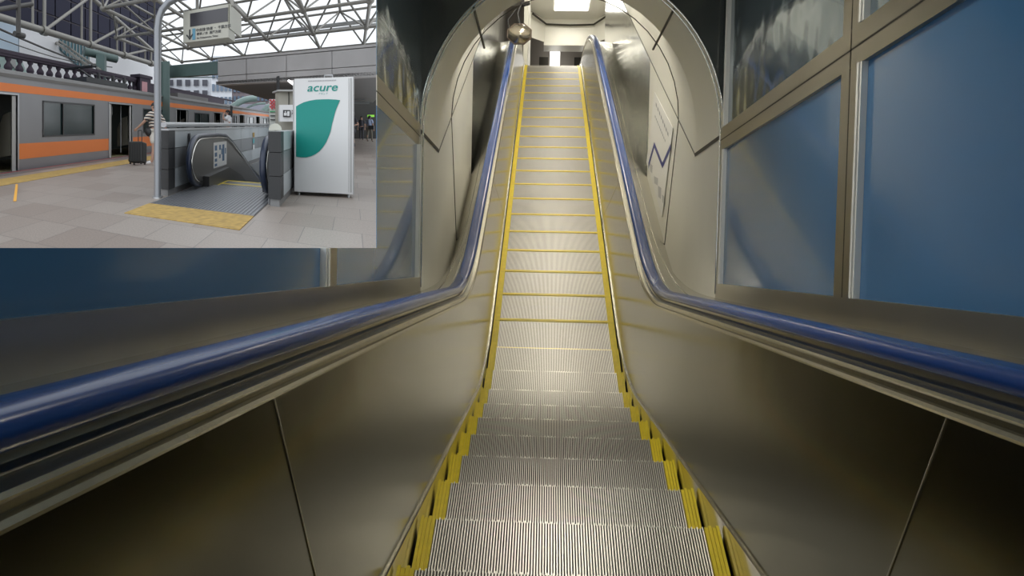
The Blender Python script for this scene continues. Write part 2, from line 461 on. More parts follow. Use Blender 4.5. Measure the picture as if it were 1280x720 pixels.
tag(b.build('glowing_doorway',mat('glowing',(1,1,1),.5,emit=(1,.97,.9),es=2.5)),'bright white backlit doorways beyond the far crest of the escalator','light')  # brightness of the far doorways, put in as self-glowing slabs
# lamps
def ceiling_lamp(x,y,z,wx,wy,label,ang=0.0,group=None,lm=None):
    t=thing('ceiling_lamp',label,'ceiling light',(x,y,z),group)
    f=MB()
    f.box(-wx/2-.05,wx/2+.05,-wy/2-.05,wy/2+.05,-.03,-.002)
    o=f.build('housing',CREAM,t); o.matrix_parent_inverse=Matrix()
    g=MB(); g.box(-wx/2,wx/2,-wy/2,wy/2,-.045,-.031)
    o=g.build('diffuser',lm or LAMP,t); o.matrix_parent_inverse=Matrix()
    t.rotation_euler=(ang,0,0)
    return t
ceiling_lamp(xc+.0,15.45,CZ,.74,1.5,'bright square ceiling lamp at the top centre, beyond the arch',lm=LAMPF)
ceiling_lamp(XC,8.4,seam_z(8.4+.42)+VH-.08,.20,1.3,'ceiling lamp in the vault over the long level flight of steps',ang=A30)
ceiling_lamp(XC,6.2,seam_z(6.2+.42)+VH-.08,.20,.9,'added unseen lamp in the vault just past the arch',ang=A30)  # added out of view to brighten the poster and lining
ceiling_lamp(XC,11.6,seam_z(11.6+.42)+VH-.08,.20,1.3,'ceiling lamp in the vault just before the far crest',ang=A30)
ceiling_lamp(XC,2.6,CEIL,.16,.9,'ceiling lamp between the blue walls ahead of the arch')
ceiling_lamp(XC,-1.2,CEIL,.16,.7,'added unseen lamp between the blue walls behind the viewer')  # added behind the camera to give the jambs something bright to reflect
# convex mirror
t=thing('convex_mirror','round convex mirror in a dark frame hanging above the left handrail','mirror',(-.48,9.6,3.93))
q=MB()
rows=[]
nn=8
for j,(rr,dy) in enumerate(((.0,-.075),(.06,-.068),(.11,-.045),(.15,-.01),(.165,.02))):
    rows.append([(rr*math.cos(2*PI*(k+.5)/nn),dy,rr*.82*math.sin(2*PI*(k+.5)/nn)) for k in range(nn)])
q.loft(rows,0,True,True); o=q.build('mirror_dome',mat('mirror_brown',(.42,.38,.32),.22,.9),t); o.matrix_parent_inverse=Matrix()
q=MB(); q.tube([(.172*math.cos(2*PI*(k+.5)/nn),.02,.142*math.sin(2*PI*(k+.5)/nn)) for k in range(nn+1)],.010,6)
o=q.build('mirror_frame',mat('mirror_frame',(.10,.07,.05),.4),t); o.matrix_parent_inverse=Matrix()
q=MB(); q.tube([(0,.03,.14),(-.03,.04,.28),(.02,.06,.42)],.014,8); q.tube([(-.14,.03,.06),(-.16,.06,.2),(-.05,.1,.36)],.010,8); q.tube([(.02,.06,.4),(.12,.1,.44)],.03,8)
o=q.build('bracket',mat('black_bracket',(.02,.02,.02),.4),t); o.matrix_parent_inverse=Matrix()
# droopy cable along the far bulkhead
q=MB(); q.tube([(xc-.86,YS-.05,6.50),(xc-.55,YB-.08,6.46),(xc,YB-.08,6.44),(xc+.55,YB-.08,6.46),(xc+.86,YS-.05,6.50)],.022,8)
tag(q.build('cable',DARKM),'dark cable looping along the cream bulkhead past the far crest','cable')
# poster on the lining, right of the steps (corners as Y,Z on the wall)
XP=XR-.006
def wp_(px,py,x=0.0):
    y,z=yz_at(px,py,XP-x); return (XP-x,y,z)
t=thing('wall_poster','white poster with a dark blue zigzag stroke on the lining right of the steps','poster',wp_(820,200))
q=MB(); q.prism([wp_(808.5,203),wp_(828,271),wp_(841.5,160),wp_(818.5,115)],(-.004,0,0)); q.build('sheet',mat('poster_white',(.86,.85,.82),.4),t)
q=MB()
zz=[(810.5,207),(817.8,181),(828,207),(838.3,183)]
for A,B in zip(zz,zz[1:]):
    q.quad(wp_(A[0],A[1]+3.6,.006),wp_(B[0],B[1]+3.6,.006),wp_(B[0],B[1]-3.6,.006),wp_(A[0],A[1]-3.6,.006))
q.build('zigzag',mat('poster_blue',(.025,.035,.22),.4),t)
q=MB()
def row_(x0,y0,x1,y1,h,n):
    for i in range(n):
        a=(i+.1)/n; c=(i+.72)/n
        q.quad(*[wp_(x0+(x1-x0)*f,y0+(y1-y0)*f+dh,.006) for f,dh in ((a,h),(c,h),(c,0),(a,0))])
row_(819.5,127,836,168,4.5,8); row_(818.5,143,832,176,3.0,10)
q.build('lettering',mat('poster_grey',(.35,.35,.36),.5),t)
q=MB()
for x,y,w2,h2 in ((813,204,2.2,10),(818,220,4,9),(823,232,3,14),(828,243,2,10)):
    q.quad(wp_(x,y+h2,.006),wp_(x+w2,y+h2+3,.006),wp_(x+w2+.5,y+3,.006),wp_(x-.5,y,.006))
q.build('figures',mat('poster_figure_grey',(.55,.55,.55),.5),t)  # grey figures printed on the lower part of the sheet

# ================================================================== the open-air station beside the tunnel
# Plan coordinates: x across, d away along the platform, h above the platform paving (the paving climbs away from the tunnel).
CAMP=Vector((CX,0,CH))
LAM=FPX/414.0
EX=CR.copy(); EH=CU.copy(); ED=fw*LAM - CR*(405/414) + CU*(204/414)
ORG=CAMP - CU*1.13
def S(x,d,h): return ORG + EX*x + ED*d + EH*h
NE=(.896,-.444); NA=(.444,.896)
def E(e,t,h): return S(NE[0]*e+NA[0]*t, NE[1]*e+NA[1]*t, h)
def fpx(px,py,h=0.0):               # plan point of height h
    d=414*(1.13-h)/(py-156); return ((px-235)*d/414, d)
def t_at(e,px):
    r=(px-235)/414; return e*(-.444*r-.896)/(.444-.896*r)
def rigid(px_or_xd, hh=0.0):
    x,d=px_or_xd; return S(x,d,hh)
Mrig=Matrix(((EX.x,fw.x,EH.x),(EX.y,fw.y,EH.y),(EX.z,fw.z,EH.z))).to_4x4()   # local: x right, y away, z up
def sthing(name,label,cat,x,d,h=0.0,group=None):
    return thing(name,label,cat,S(x,d,h),group)
def bs(mb,name,mats,parent=None,T=S):
    """mesh baked from plan coordinates; origin moved to the parent's base"""
    o=mb.build(name,mats,None,T)
    if parent:
        o.parent=parent; o.matrix_parent_inverse=Matrix.Translation(-parent.location)
    return o
def local(mb,name,mats,parent):
    """mesh in the parent's own upright local frame"""
    o=mb.build(name,mats,None,lambda x,y,z: EX*x+fw*y+EH*z); o.parent=parent; return o

GREY=mat('painted_grey',(.42,.42,.41),.5); CONC=mat('beam_cladding',(.47,.455,.45),.6,noise=((1,1,1),.08,3))
TRUSS=mat('truss_paint',(.30,.285,.255),.55); DARK=mat('charcoal_panel',(.032,.033,.035),.5,0,.3)
LPAN=mat('pale_blue_grey_panel',(.50,.54,.56),.4); MPAN=mat('mid_grey_panel',(.26,.27,.28),.4)
SSTEEL=mat('station_steel',(.50,.51,.52),.35,.8)
GREEN=mat('girder_green',(.12,.18,.17),.55)
WHITE=mat('white_paint',(.80,.80,.80),.45); TEAL=mat('teal_print',(.005,.30,.255),.5)
ORANGE=mat('orange_band',(.80,.21,.035),.5); TRAIN=mat('train_steel',(.27,.27,.28),.40,.35,noise=((.5,.5,.5),.10,2))
TGLASS=mat('train_glass',(.02,.035,.035),.15,0,.25); BLACK=mat('black_plastic',(.02,.02,.022),.4)
YTAC=mat('yellow_tactile',(.52,.34,.09),.7,noise=((12,12,12),.35,2)); SKYB=mat('pale_wall',(.80,.82,.86),.8)
STONE=mat('dark_purple_stone',(.055,.04,.06),.8); MGREEN=mat('pale_green_steel',(.42,.56,.52),.5)

# paving with granite tiles: brick pattern laid by plan coordinates (UV)
pv=bpy.data.materials.new('granite_paving'); pv.use_nodes=True; t_=pv.node_tree; b_=t_.nodes['Principled BSDF']
uvn=t_.nodes.new('ShaderNodeUVMap'); bk=t_.nodes.new('ShaderNodeTexBrick'); nz=t_.nodes.new('ShaderNodeTexNoise'); mx=t_.nodes.new('ShaderNodeMix'); mx.data_type='RGBA'; mx.blend_type='MULTIPLY'
bk.offset=0.5; bk.inputs['Scale'].default_value=1.0; bk.inputs['Brick Width'].default_value=.56; bk.inputs['Row Height'].default_value=.56
bk.inputs['Mortar Size'].default_value=.004; bk.inputs['Color1'].default_value=(.31,.255,.22,1); bk.inputs['Color2'].default_value=(.40,.35,.31,1); bk.inputs['Mortar'].default_value=(.16,.14,.13,1)
nz.inputs['Scale'].default_value=55; nz.inputs['Detail'].default_value=2
rp=t_.nodes.new('ShaderNodeMapRange'); rp.inputs['From Min'].default_value=.3; rp.inputs['From Max'].default_value=.7; rp.inputs['To Min'].default_value=.82; rp.inputs['To Max'].default_value=1.12
t_.links.new(uvn.outputs[0],bk.inputs[0]); t_.links.new(uvn.outputs[0],nz.inputs[0]); t_.links.new(nz.outputs[0],rp.inputs[0])
t_.links.new(bk.outputs[0],mx.inputs[6]); t_.links.new(rp.outputs[0],mx.inputs[7]); mx.inputs[0].default_value=1
t_.links.new(mx.outputs[2],b_.inputs['Base Color']); b_.inputs['Roughness'].default_value=.38
def floor_rects(rects,name,mt,h0=-.12,h1=0.0):
    """rects in (e,t) cut against the tunnel wall side; top face carries UV = plan coordinates"""
    mb=MB(); uvs=[]
    for e0,e1,t0,t1 in rects:
        # subdivide in t and clip e so that x <= .64 d
        n=max(1,int((t1-t0)/1.0))
        for i in range(n):
            ta=t0+(t1-t0)*i/n; tb=t0+(t1-t0)*(i+1)/n
            def emax(t): # x<= .64 d : .896e+.444t <= .64(-.444e+.896t)
                return min(t*(.64*.896-.444)/(.896+.64*.444),(.511*t-1.1)/1.369)
            ea=min(e1,emax(ta)); eb=min(e1,emax(tb))
            if ea<=e0 and eb<=e0: continue
            ea=max(ea,e0); eb=max(eb,e0)
            q=[(e0,ta),(ea,ta),(eb,tb),(e0,tb)]
            vs=[(e,t,h1) for e,t in q]+[(e,t,h0) for e,t in q]
            mb.add(vs,[(0,1,2,3),(7,6,5,4),(0,4,5,1),(1,5,6,2),(2,6,7,3),(3,7,4,0)])
    plain=list(mb.v)
    o=mb.build(name,mt,None,E)
    uv=o.data.uv_layers.new(name='UVMap')
    for li,l in enumerate(o.data.loops):
        v=plain[l.vertex_index]; uv.data[li].uv=(v[0]+.19,v[1]+.05)
    return o
H0,H1=-2.60,-1.06      # escalator well (e range)
structure(floor_rects([(-7.3,H0,-1.4,60),(H0,H1,1.6,5.75),(H1,30,1.6,60),(H0,H1,11.8,60)],'floor_platform',pv))
structure(floor_rects([(-5.8-.72,-5.8,3,45)],'trim_4',YTAC,.001,.008))
structure(floor_rects([(-7.3,-6.9,3,45)],'trim_5',mat('edge_stone',(.19,.16,.15),.7),.001,.005))
structure(floor_rects([(-7.3,-7.22,3,45)],'trim_6',mat('edge_red',(.35,.05,.06),.6),.004,.009))
tag(floor_rects([(H0+.0,H1-.02,3.42,4.0)],'tactile_paving',YTAC,.001,.010),'yellow tactile paving strip before the steel plate of the platform escalator','paving')
tag(bs((lambda m_:(m_.box(-.07,.07,-.0,.0,0,.0),m_)[1])(MB()) if False else (lambda m_:(m_.add([S(*fpx(px,py),.006) for px,py in ((16.5,252),(20.5,252),(22.5,230.5),(19.5,230.5))],[(0,1,2,3)]),m_)[1])(MB()),'floor_marking',mat('orange_tape',(.85,.42,.05),.6),T=lambda *p:p),'short orange stripe marked on the paving at the far left','marking')
# track bed and ground
mb=MB(); mb.box(-60,-7.4,-2,90,-1.3,-1.2); structure(mb.build('ground',mat('track_bed',(.12,.10,.09),.9),None,E))
mb=MB(); mb.box(-7.3,-7.25,2,60,-1.2,-.12); structure(mb.build('wall_platform',CONC,None,E))

# ---------------------------------------------------------------- train
def ebox(mb,e0,e1,t0,t1,h0,h1,mi=0): mb.box(e0,e1,t0,t1,h0,h1,mi)
EF=-7.42
def train_car(t0,t1,doors,label):
    x,d=(NE[0]*EF+NA[0]*t0, NE[1]*EF+NA[1]*t0)
    tr=sthing('train_car',label,'train',x,d,-.9,None)
    body=MB(); glass=[]
    cuts=[]
    for dc in doors: cuts.append((dc-.65,dc+.65,0.0,1.86,'d'))
    wins=[]
    for a_,b2 in zip(doors,doors[1:]): wins.append((a_+1.42,b2-1.40))
    wins+= [(doors[0]-1.9,doors[0]-1.3),(doors[-1]+1.3,doors[-1]+1.9)]
    wins=[w_ for w_ in wins if w_[0]>t0+.2 and w_[1]<t1-.2]
    for a_,b2 in wins: cuts.append((a_,b2,.84,1.74,'w'))
    cuts.sort(); cur=t0
    for a_,b2,h0,h1,k in cuts:
        ebox(body,EF-.06,EF,cur,a_,-.25,2.30)
        if k=='d': ebox(body,EF-.06,EF,a_,b2,-.25,0); ebox(body,EF-.06,EF,a_,b2,1.86,2.30)
        else: ebox(body,EF-.06,EF,a_,b2,-.25,h0); ebox(body,EF-.06,EF,a_,b2,h1,2.30)
        cur=b2
    ebox(body,EF-.06,EF,cur,t1,-.25,2.30)
    ebox(body,EF-2.8,EF-2.74,t0,t1,-.25,2.30); ebox(body,EF-2.8,EF,t0,t0+.06,-.25,2.3); ebox(body,EF-2.8,EF,t1-.06,t1,-.25,2.3)
    bs(body,'body',TRAIN,tr,E)
    r=MB(); prof=[(EF+.02,2.28),(EF+.03,2.36),(EF-.05,2.44),(EF-.35,2.52),(EF-1.4,2.58),(EF-2.45,2.52),(EF-2.8,2.36),(EF-2.8,2.28)]
    r.loft([[(e,t,h) for e,h in prof] for t in (t0,t1)],0,False)
    r.add([(e,t0,h) for e,h in prof],[tuple(range(8))]); r.add([(e,t1,h) for e,h in prof],[tuple(range(8))])
    bs(r,'roof',mat('train_roof',(.17,.165,.16),.7),tr,E)
    s=MB()
    segs=[t0]+[v for dc in doors for v in (dc-.0,)]+[t1]
    ebox(s,EF,EF+.006,t0,t1,1.93,2.13); bs(s,'upper_band',ORANGE,tr,E)
    cur=t0
    for dc in list(doors)+[None]:
        a_=cur; b2=(dc-.66) if dc else t1
        s=MB(); ebox(s,EF,EF+.006,a_+.02,b2-.02,.27,.66); bs(s,'lower_band',ORANGE,tr,E)
        if dc: cur=dc+.66
    for a_,b2 in wins:
        g=MB(); ebox(g,EF-.045,EF-.02,a_,b2,.84,1.74); wn=bs(g,'window',TGLASS,tr,E)
        g=MB()
        for (p,q_,h0,h1) in ((a_-.03,b2+.03,.80,.845),(a_-.03,b2+.03,1.735,1.78),(a_-.03,a_+.012,.8,1.78),(b2-.012,b2+.03,.8,1.78),(a_+(b2-a_)*.34,a_+(b2-a_)*.34+.035,.84,1.74)):
            ebox(g,EF-.03,EF+.012,p,q_,h0,h1)
        bs(g,'window_frame',BLACK,wn,E) if False else bs(g,'window_frame',BLACK,tr,E)
    for dc in doors:
        g=MB()
        for (p,q_,h0,h1) in ((dc-.69,dc-.65,-.03,1.9),(dc+.65,dc+.69,-.03,1.9),(dc-.69,dc+.69,1.86,1.9),(dc-.69,dc+.69,-.05,-.0)):
            ebox(g,EF-.05,EF+.012,p,q_,h0,h1)
        bs(g,'door_frame',SSTEEL,tr,E)
        g=MB(); ebox(g,EF-.055,EF-.02,dc-.62,dc-.52,0,1.84) ; ebox(g,EF-.055,EF-.02,dc+.52,dc+.62,0,1.84)
        bs(g,'door_leaf',GREY,tr,E)
        g=MB(); g.prism([(EF-.12,dc+.60,.38),(EF-.62,dc+.60,.30),(EF-.62,dc+.60,1.0),(EF-.40,dc+.60,1.38),(EF-.16,dc+.60,1.45)],(0,-.05,0)); (bs(g,'seat_screen',mat('seat_screen',(.45,.43,.37),.5),tr,E) if t0<10 else None)
        g=MB(); g.tube([(EF-.5,dc+.1,1.5),(EF-.5,dc+.1,1.8)],.015,6); g.tube([(EF-.3,dc+.36,.1),(EF-.3,dc+.36,1.85)],.016,8); bs(g,'grab_pole',SSTEEL,tr,E)
    f=MB(); ebox(f,EF-2.72,EF-.07,t0+.1,t1-.1,-.06,-.01); bs(f,'cabin_floor',mat('cabin_floor',(.42,.36,.20),.5),tr,E)
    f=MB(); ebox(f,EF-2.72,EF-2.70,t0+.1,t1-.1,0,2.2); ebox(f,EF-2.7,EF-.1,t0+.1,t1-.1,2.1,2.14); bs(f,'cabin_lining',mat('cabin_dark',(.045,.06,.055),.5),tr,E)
    f=MB(); ebox(f,EF-2.5,EF-.3,t0+.6,t1-.6,-.9,-.25); bs(f,'underframe',BLACK,tr,E)
    return tr
tr=train_car(2.6,21.4,[4.82,9.58,14.34,19.10],'silver train car with orange bands and open doors, nearest along the platform')
train_car(21.9,40.7,[24.1,28.86,33.6,38.4],'silver train car with orange bands, coupled beyond the nearest one towards the platform end')
# pantograph and roof gear belong to the car
g=MB()
tp=t_at(EF-1.4,128)
g.tube([(EF-1.4,tp-1.3,3.15),(EF-1.4,tp,2.72),(EF-1.4,tp-.8,2.66)],.035,8)
g.tube([(EF-.7,tp-1.3,3.2),(EF-2.1,tp-1.3,3.2)],.03,8); g.tube([(EF-.7,tp-1.1,3.2),(EF-2.1,tp-1.1,3.2)],.03,8)
g.box(EF-2.1,EF-.7,tp-1.6,tp+.7,2.60,2.78); g.tube([(EF-.8,tp-.9,2.6),(EF-.8,tp-.9,3.02)],.06,8); g.tube([(EF-.8,tp+.6,2.6),(EF-.8,tp+.6,3.02)],.06,8); g.tube([(EF-.8,tp-.1,2.6),(EF-.8,tp-.1,3.02)],.06,8)
g.tube([(EF-.8,tp-1.2,2.92),(EF-.8,tp+.8,2.92)],.025,6)
bs(g,'pantograph',BLACK,tr,E)
g=MB(); g.box(EF-2.2,EF-.6,15.0,19.0,2.5,2.78); bs(g,'roof_unit',mat('train_roof',(.17,.165,.16),.7),tr,E)

# ---------------------------------------------------------------- platform escalator and its barriers
def barrier(e0,e1,t0,t1,top,label,rail,ped=True):
    x,d=(NE[0]*e0+NA[0]*t0, NE[1]*e0+NA[1]*t0)
    b0=sthing('barrier',label,'barrier',x,d)
    f=MB(); 
    hs=[.10,.42,.75,top]
    for i in range(3): f.box(e0,e1,t0,t0+.22,hs[i]+.004,hs[i+1]-.004)
    bs(f,'end_post',DARK,b0,E)
    f=MB(); f.box(e0+.02,e1-.02,t0+.02,t1,-.0,.10); bs(f,'plinth',mat('plinth_grey',(.22,.22,.22),.5),b0,E)
    for i,mt in enumerate((LPAN,MPAN,LPAN)):
        n=max(1,int((t1-t0)/1.6))
        f=MB()
        for j in range(n):
            a_=t0+.225+(t1-t0-.225)*j/n; c_=t0+.225+(t1-t0-.225)*(j+1)/n
            f.box(e0+.01,e1-.01,a_+.004,c_-.004,hs[i]+.004,hs[i+1]-.004)
        bs(f,'side_panel',mt,b0,E)
    if rail:
        f=MB(); f.box(e0-.01,e1+.01,t0+.0,t1,top,top+.03); f.tube([((e0+e1)/2,t0-.02,top+.09),((e0+e1)/2,t1,top+.09)],.045,10,sx=1.4); bs(f,'top_rail',SSTEEL,b0,E)
    return b0
bl_=barrier(-2.76,-2.60,4.55,12.0,1.04,'long grey panelled barrier on the train side of the platform escalator',True)
f=MB(); f.box(-2.60,-2.595,5.25,5.33,.78,.98); bs(f,'notice_plate',BLACK,bl_,E)
for tt,hh,mt in ((9.6,.86,YTAC),(9.6,.68,mat('sticker_cyan',(.1,.45,.5),.5)),(9.6,.5,WHITE)):
    f=MB(); f.box(-2.60,-2.595,tt-.09,tt+.09,hh-.09,hh+.04); bs(f,'safety_sticker',mt,bl_,E)
br_=barrier(-1.045,-.875,4.62,6.0,1.04,'short grey panelled barrier beside the white cabinet',False)
f=MB(); f.box(-2.58,-1.04,11.92,12.0,0,1.07); f.tube([(-2.7,11.95,1.13),(-.9,11.95,1.13)],.05,10)
tag(bs(f,'barrier',LPAN,None,E),'grey barrier closing the far end of the platform escalator well','barrier')
pe=sthing('platform_escalator','down escalator sunk in the platform paving, with steel entry plate and dark handrail loops','escalator',NE[0]*-1.85+NA[0]*5,NE[1]*-1.85+NA[1]*5)
f=MB(); f.box(-2.58,-1.08,4.0,5.75,.0,.012); pl=bs(f,'entry_plate',mat('plate_steel',(.13,.135,.15),.35,.6),pe,E)
f=MB()
for i in range(30):
    e=-2.56+i*.05; f.box(e,e+.018,4.02,5.73,.012,.017)
bs(f,'plate_ribs',mat('plate_rib',(.30,.31,.33),.35,.6),pl,E)
def bal_path(e):
    pts=[]
    # newel loop: bottom -> round the front -> top -> slope down
    for i in range(13):
        a=-PI/2+PI*i/12; pts.append((e,5.35-.42*math.cos(a),.50+.43*math.sin(a)))
    pts+= [(e,6.2,.93),(e,6.7,.90),(e,7.1,.76),(e,7.6,.52),(e,9.6,-.46),(e,11.6,-1.5)]
    return pts
for e in (-2.44,-1.20):
    P_=bal_path(e)
    f=MB(); f.tube(P_,.040,10,sx=1.2); hr=bs(f,'handrail',mat('rail_navy',(.02,.03,.06),.3),pe,E)
    f=MB(); inner=[(p[0],p[1],p[2]) for p in P_]
    f.tube([(e+.05,p[1]*.0+p[1]+(.03 if p[1]<5.6 else 0),p[2]-.05 if p[2]>.5 else p[2]+.05) for p in P_],.014,8); bs(f,'rail_trim',CHROME,pe,E)
    f=MB(); poly=[(e-.02,p[1],p[2]) for p in P_]+[(e-.02,11.6,-2.6),(e-.02,9.0,-1.4),(e-.02,7.4,-.35),(e-.02,6.6,.02),(e-.02,5.5,.02)]
    f.prism(poly,(.04,0,0)); bp=bs(f,'balustrade',mat('dark_balustrade',(.15,.145,.14),.35,.4),pe,E)
    s_=1 if e<-2 else -1
    f=MB(); f.prism([(e,5.5,.0),(e,5.5,.20),(e,6.6,.24),(e,7.4,-.02),(e,9.4,-1.05),(e,9.4,-1.6),(e,7.4,-.6),(e,6.6,-.1)],(s_*.14,0,0)); bs(f,'skirt',mat('skirt_dark',(.07,.07,.07),.4),pe,E)
    if e<-2:
        f=MB(); f.box(e+.021,e+.024,6.0,6.75,.28,.78)
        po=bs(f,'notice',WHITE,pe,E)
        f=MB()
        for (u,v,a,c) in ((6.06,.62,.12,.10),(6.06,.50,.12,.08),(6.06,.40,.12,.06),(6.06,.31,.12,.05),(6.30,.62,.10,.10),(6.30,.45,.08,.08),(6.48,.38,.12,.34),(6.42,.52,.05,.12),(6.64,.52,.06,.12)):
            f.box(e+.0241,e+.0255,u,u+a,v,v+c)
        bs(f,'print',mat('notice_blue',(.05,.14,.28),.5),pe,E)
for i in range(9):
    t0=5.75+.36*i; h0=-.02-max(0,i-1)*.20
    f=MB(); f.box(-2.30,-1.34,t0,t0+.38,h0-.22,h0)
    st=bs(f,'step',mat('pstep',(.16,.16,.16),.4,.6),pe,E)
    f=MB(); f.box(-2.30,-1.34,t0+.33,t0+.381,h0-.01,h0+.006); f.box(-2.34,-2.28,t0,t0+.38,h0,h0+.006); f.box(-1.36,-1.30,t0,t0+.38,h0,h0+.006); bs(f,'edge_line',YEL,st,E)
f=MB(); f.box(-2.6,-2.56,5.75,11.9,-3,-.0); f.box(-1.1,-1.06,5.75,11.9,-3,-.0); f.box(-2.6,-1.06,11.8,11.86,-3,0); structure(f.build('wall_well',MPAN,None,E))
f=MB(); f.box(-1.06,-1.05,4.7,5.8,-.0,.9) ; bs(f,'outer_skirt',MPAN,pe,E)
# round plate on the right barrier
f=MB(); c=(-1.03,5.0,1.10); f.add([(c[0]+.095*math.cos(PI*i/12),c[1]+dy,c[2]-.05+.10*math.sin(PI*i/12)) for dy in (0,.03) for i in range(13)],[tuple(range(13)),tuple(reversed(range(13,26)))]+[(i,i+1,i+14,i+13) for i in range(12)])
tag(bs(f,'sign_plate',mat('plate_cream',(.6,.6,.52),.5),None,E),'small half round cream plate on top of the barrier by the cabinet','sign')

# ---------------------------------------------------------------- white cabinet
L0=(1.71,5.32); R0=(2.55,5.09)
ux,ud=(R0[0]-L0[0]),(R0[1]-L0[1]); W_=math.hypot(ux,ud); ux/=W_; ud/=W_; vx,vd=-ud,ux
def CB(u,v,h): return S(L0[0]+ux*u+vx*v, L0[1]+ud*u+vd*v, h)
cab=sthing('advertising_cabinet','tall white cabinet with a big teal leaf shape, right of the platform escalator','cabinet',*L0)
f=MB(); f.box(0,W_,0,.62,.06,1.87); bs(f,'cabinet_body',WHITE,cab,CB)
f=MB(); f.box(W_-.075,W_-.07,-.004,0,.09,1.85); f.box(W_-.012,W_,-.012,.0,.06,1.87); f.box(W_-.05,W_-.035,-.004,0,.09,1.85); bs(f,'edge_strip',GREY,cab,CB)
for u in (.05,W_-.09):
    for v in (.05,.52):
        f=MB(); f.tube([(u+.02,v,0),(u+.02,v,.06)],.022,10); bs(f,'foot',SSTEEL,cab,CB)
f=MB(); f.tube([(.46,.1,1.87),(.46,.1,1.92),(.58,.1,1.92),(.58,.1,1.87)],.012,6); bs(f,'lifting_eye',SSTEEL,cab,CB)
def cab_uv(px,py):                       # place on the cabinet front for a point of its artwork
    r=(px-235)/414
    u=(r*L0[1]-L0[0])/(ux-r*ud); d=L0[1]+ud*u
    return u,1.13-(py-156)*d/414
leaf=[(200,212),(215,203),(240,191),(270,183),(300,178),(330,176.5),(360,176),(400,178),(420,181),(411,200),(402,222),(394,246),(388,270),(380,300),(373,335),(362,365),(350,392),(335,415),(318,435),(298,450),(275,461),(250,467),(225,467),(200,463)]
f=MB(); pts=[cab_uv(320+x/4,80+y/4) for x,y in leaf]; pts=[(max(u,.002),h) for u,h in pts]
f.prism([(u,-.002,h) for u,h in pts],(0,-.002,0)); bs(f,'leaf_print',TEAL,cab,CB)
def text_mesh(txt,size,mtl,name,parent,T,shear=0.0,bold=0.0,align='LEFT'):
    cu=bpy.data.curves.new(name,'FONT'); cu.body=txt; cu.size=size; cu.shear=shear; cu.offset=bold; cu.align_x=align; cu.resolution_u=4
    tmp=bpy.data.objects.new(name,cu); COL.objects.link(tmp)
    bpy.context.view_layer.update()
    dg=bpy.context.evaluated_depsgraph_get(); ev=tmp.evaluated_get(dg); me0=ev.to_mesh()
    vs=[tuple(v.co) for v in me0.vertices]; fs=[tuple(p.vertices) for p in me0.polygons]
    ev.to_mesh_clear(); bpy.data.objects.remove(tmp); bpy.data.curves.remove(cu)
    me=bpy.data.meshes.new(name); me.from_pydata([tuple(T(v[0],v[1])) for v in vs],[],fs); me.materials.append(mtl)
    o=bpy.data.objects.new(name,me); COL.objects.link(o)
    if parent: o.parent=parent; o.matrix_parent_inverse=Matrix.Translation(-parent.location)
    return o
u0,h0=cab_uv(383.5,114.3)
text_mesh('acure',.178,TEAL,'lettering',cab,lambda x,y:CB(u0+x*1.12,-.004,h0+y),.22,.002)
text_mesh('\u30a2\u30ad\u30e5\u30a2',.035,TEAL,'small_lettering',cab,lambda x,y:CB(u0+.17+x,-.004,h0-.055+y))
f=MB(); random.seed(5)
u=u0+.02
while u<u0+.42: f.box(u,u+.014,-.004,-.002,h0+.155,h0+.172); u+=.022
bs(f,'slogan',mat('print_grey',(.45,.45,.47),.5),cab,CB)

# ---------------------------------------------------------------- bent pole with the hanging sign
x0,d0=fpx(197,247)
pts=[(x0,d0,0),(x0,d0,2.62),(x0+.02,d0,2.78),(x0+.07,d0,2.91),(x0+.16,d0,3.02),(x0+.30,d0,3.10),(x0+.5,d0,3.13),(x0+1.7,d0,3.16)]
pole=sthing('bent_pole','tall grey steel pole by the barrier, bending over to the right above the sign','pole',x0,d0)
f=MB(); f.tube(pts,.056,14); bs(f,'pole_shaft',mat('pole_grey',(.30,.31,.33),.4,.5),pole)
f=MB(); f.tube([(x0,d0,0),(x0,d0,.02)],.085,14); bs(f,'base_collar',SSTEEL,pole)
SX,SD=-.075,5.2
def SG(u,v,h): return S(SX+NE[0]*u+NA[0]*v, SD+NE[1]*u+NA[1]*v, h)
def sg_uv(px,py):
    r=(px-235)/414; u=(r*SD-SX)/(NE[0]-r*NE[1]); d=SD+NE[1]*u
    return u,1.13-(py-156)*d/414
sgn_=sthing('hanging_sign','cream departure sign box with black screen and down arrow, hung under the truss roof','sign',SX,SD,2.4)
UR,_=sg_uv(285.5,5); hT=sg_uv(229.2,14.6)[1]; hB=sg_uv(231.3,53.3)[1]; hM=sg_uv(286,35)[1]
CREAMS=mat('sign_cream',(.44,.43,.37),.5)
f=MB(); f.box(0,UR,0,.30,hB,hT); bs(f,'sign_box',CREAMS,sgn_,SG)
f=MB(); f.box(UR,UR+.012,.02,.60,hM,hT+.01); f.box(UR-.02,UR,.30,.60,hM,hT); bs(f,'side_case',CREAMS,sgn_,SG)
f=MB(); ua,ha=sg_uv(237.7,17); ub,hb=sg_uv(284.8,26.7); f.box(ua,ub,-.004,0,hb,ha); bs(f,'screen',mat('screen_black',(.03,.027,.035),.3),sgn_,SG)
f=MB(); ua,ha=sg_uv(240.5,36); ub,hb=sg_uv(244.2,49.5); f.box(ua,ub,-.004,0,hb,ha); bs(f,'line_emblem',mat('emblem_blue',(.10,.27,.38),.5),sgn_,SG)
ua,ha=sg_uv(233.2,49.5)
text_mesh('\u2193',.20,BLACK,'arrow',sgn_,lambda x,y:SG(ua-.02+x*.9,-.004,ha-.0+y),0,.004)
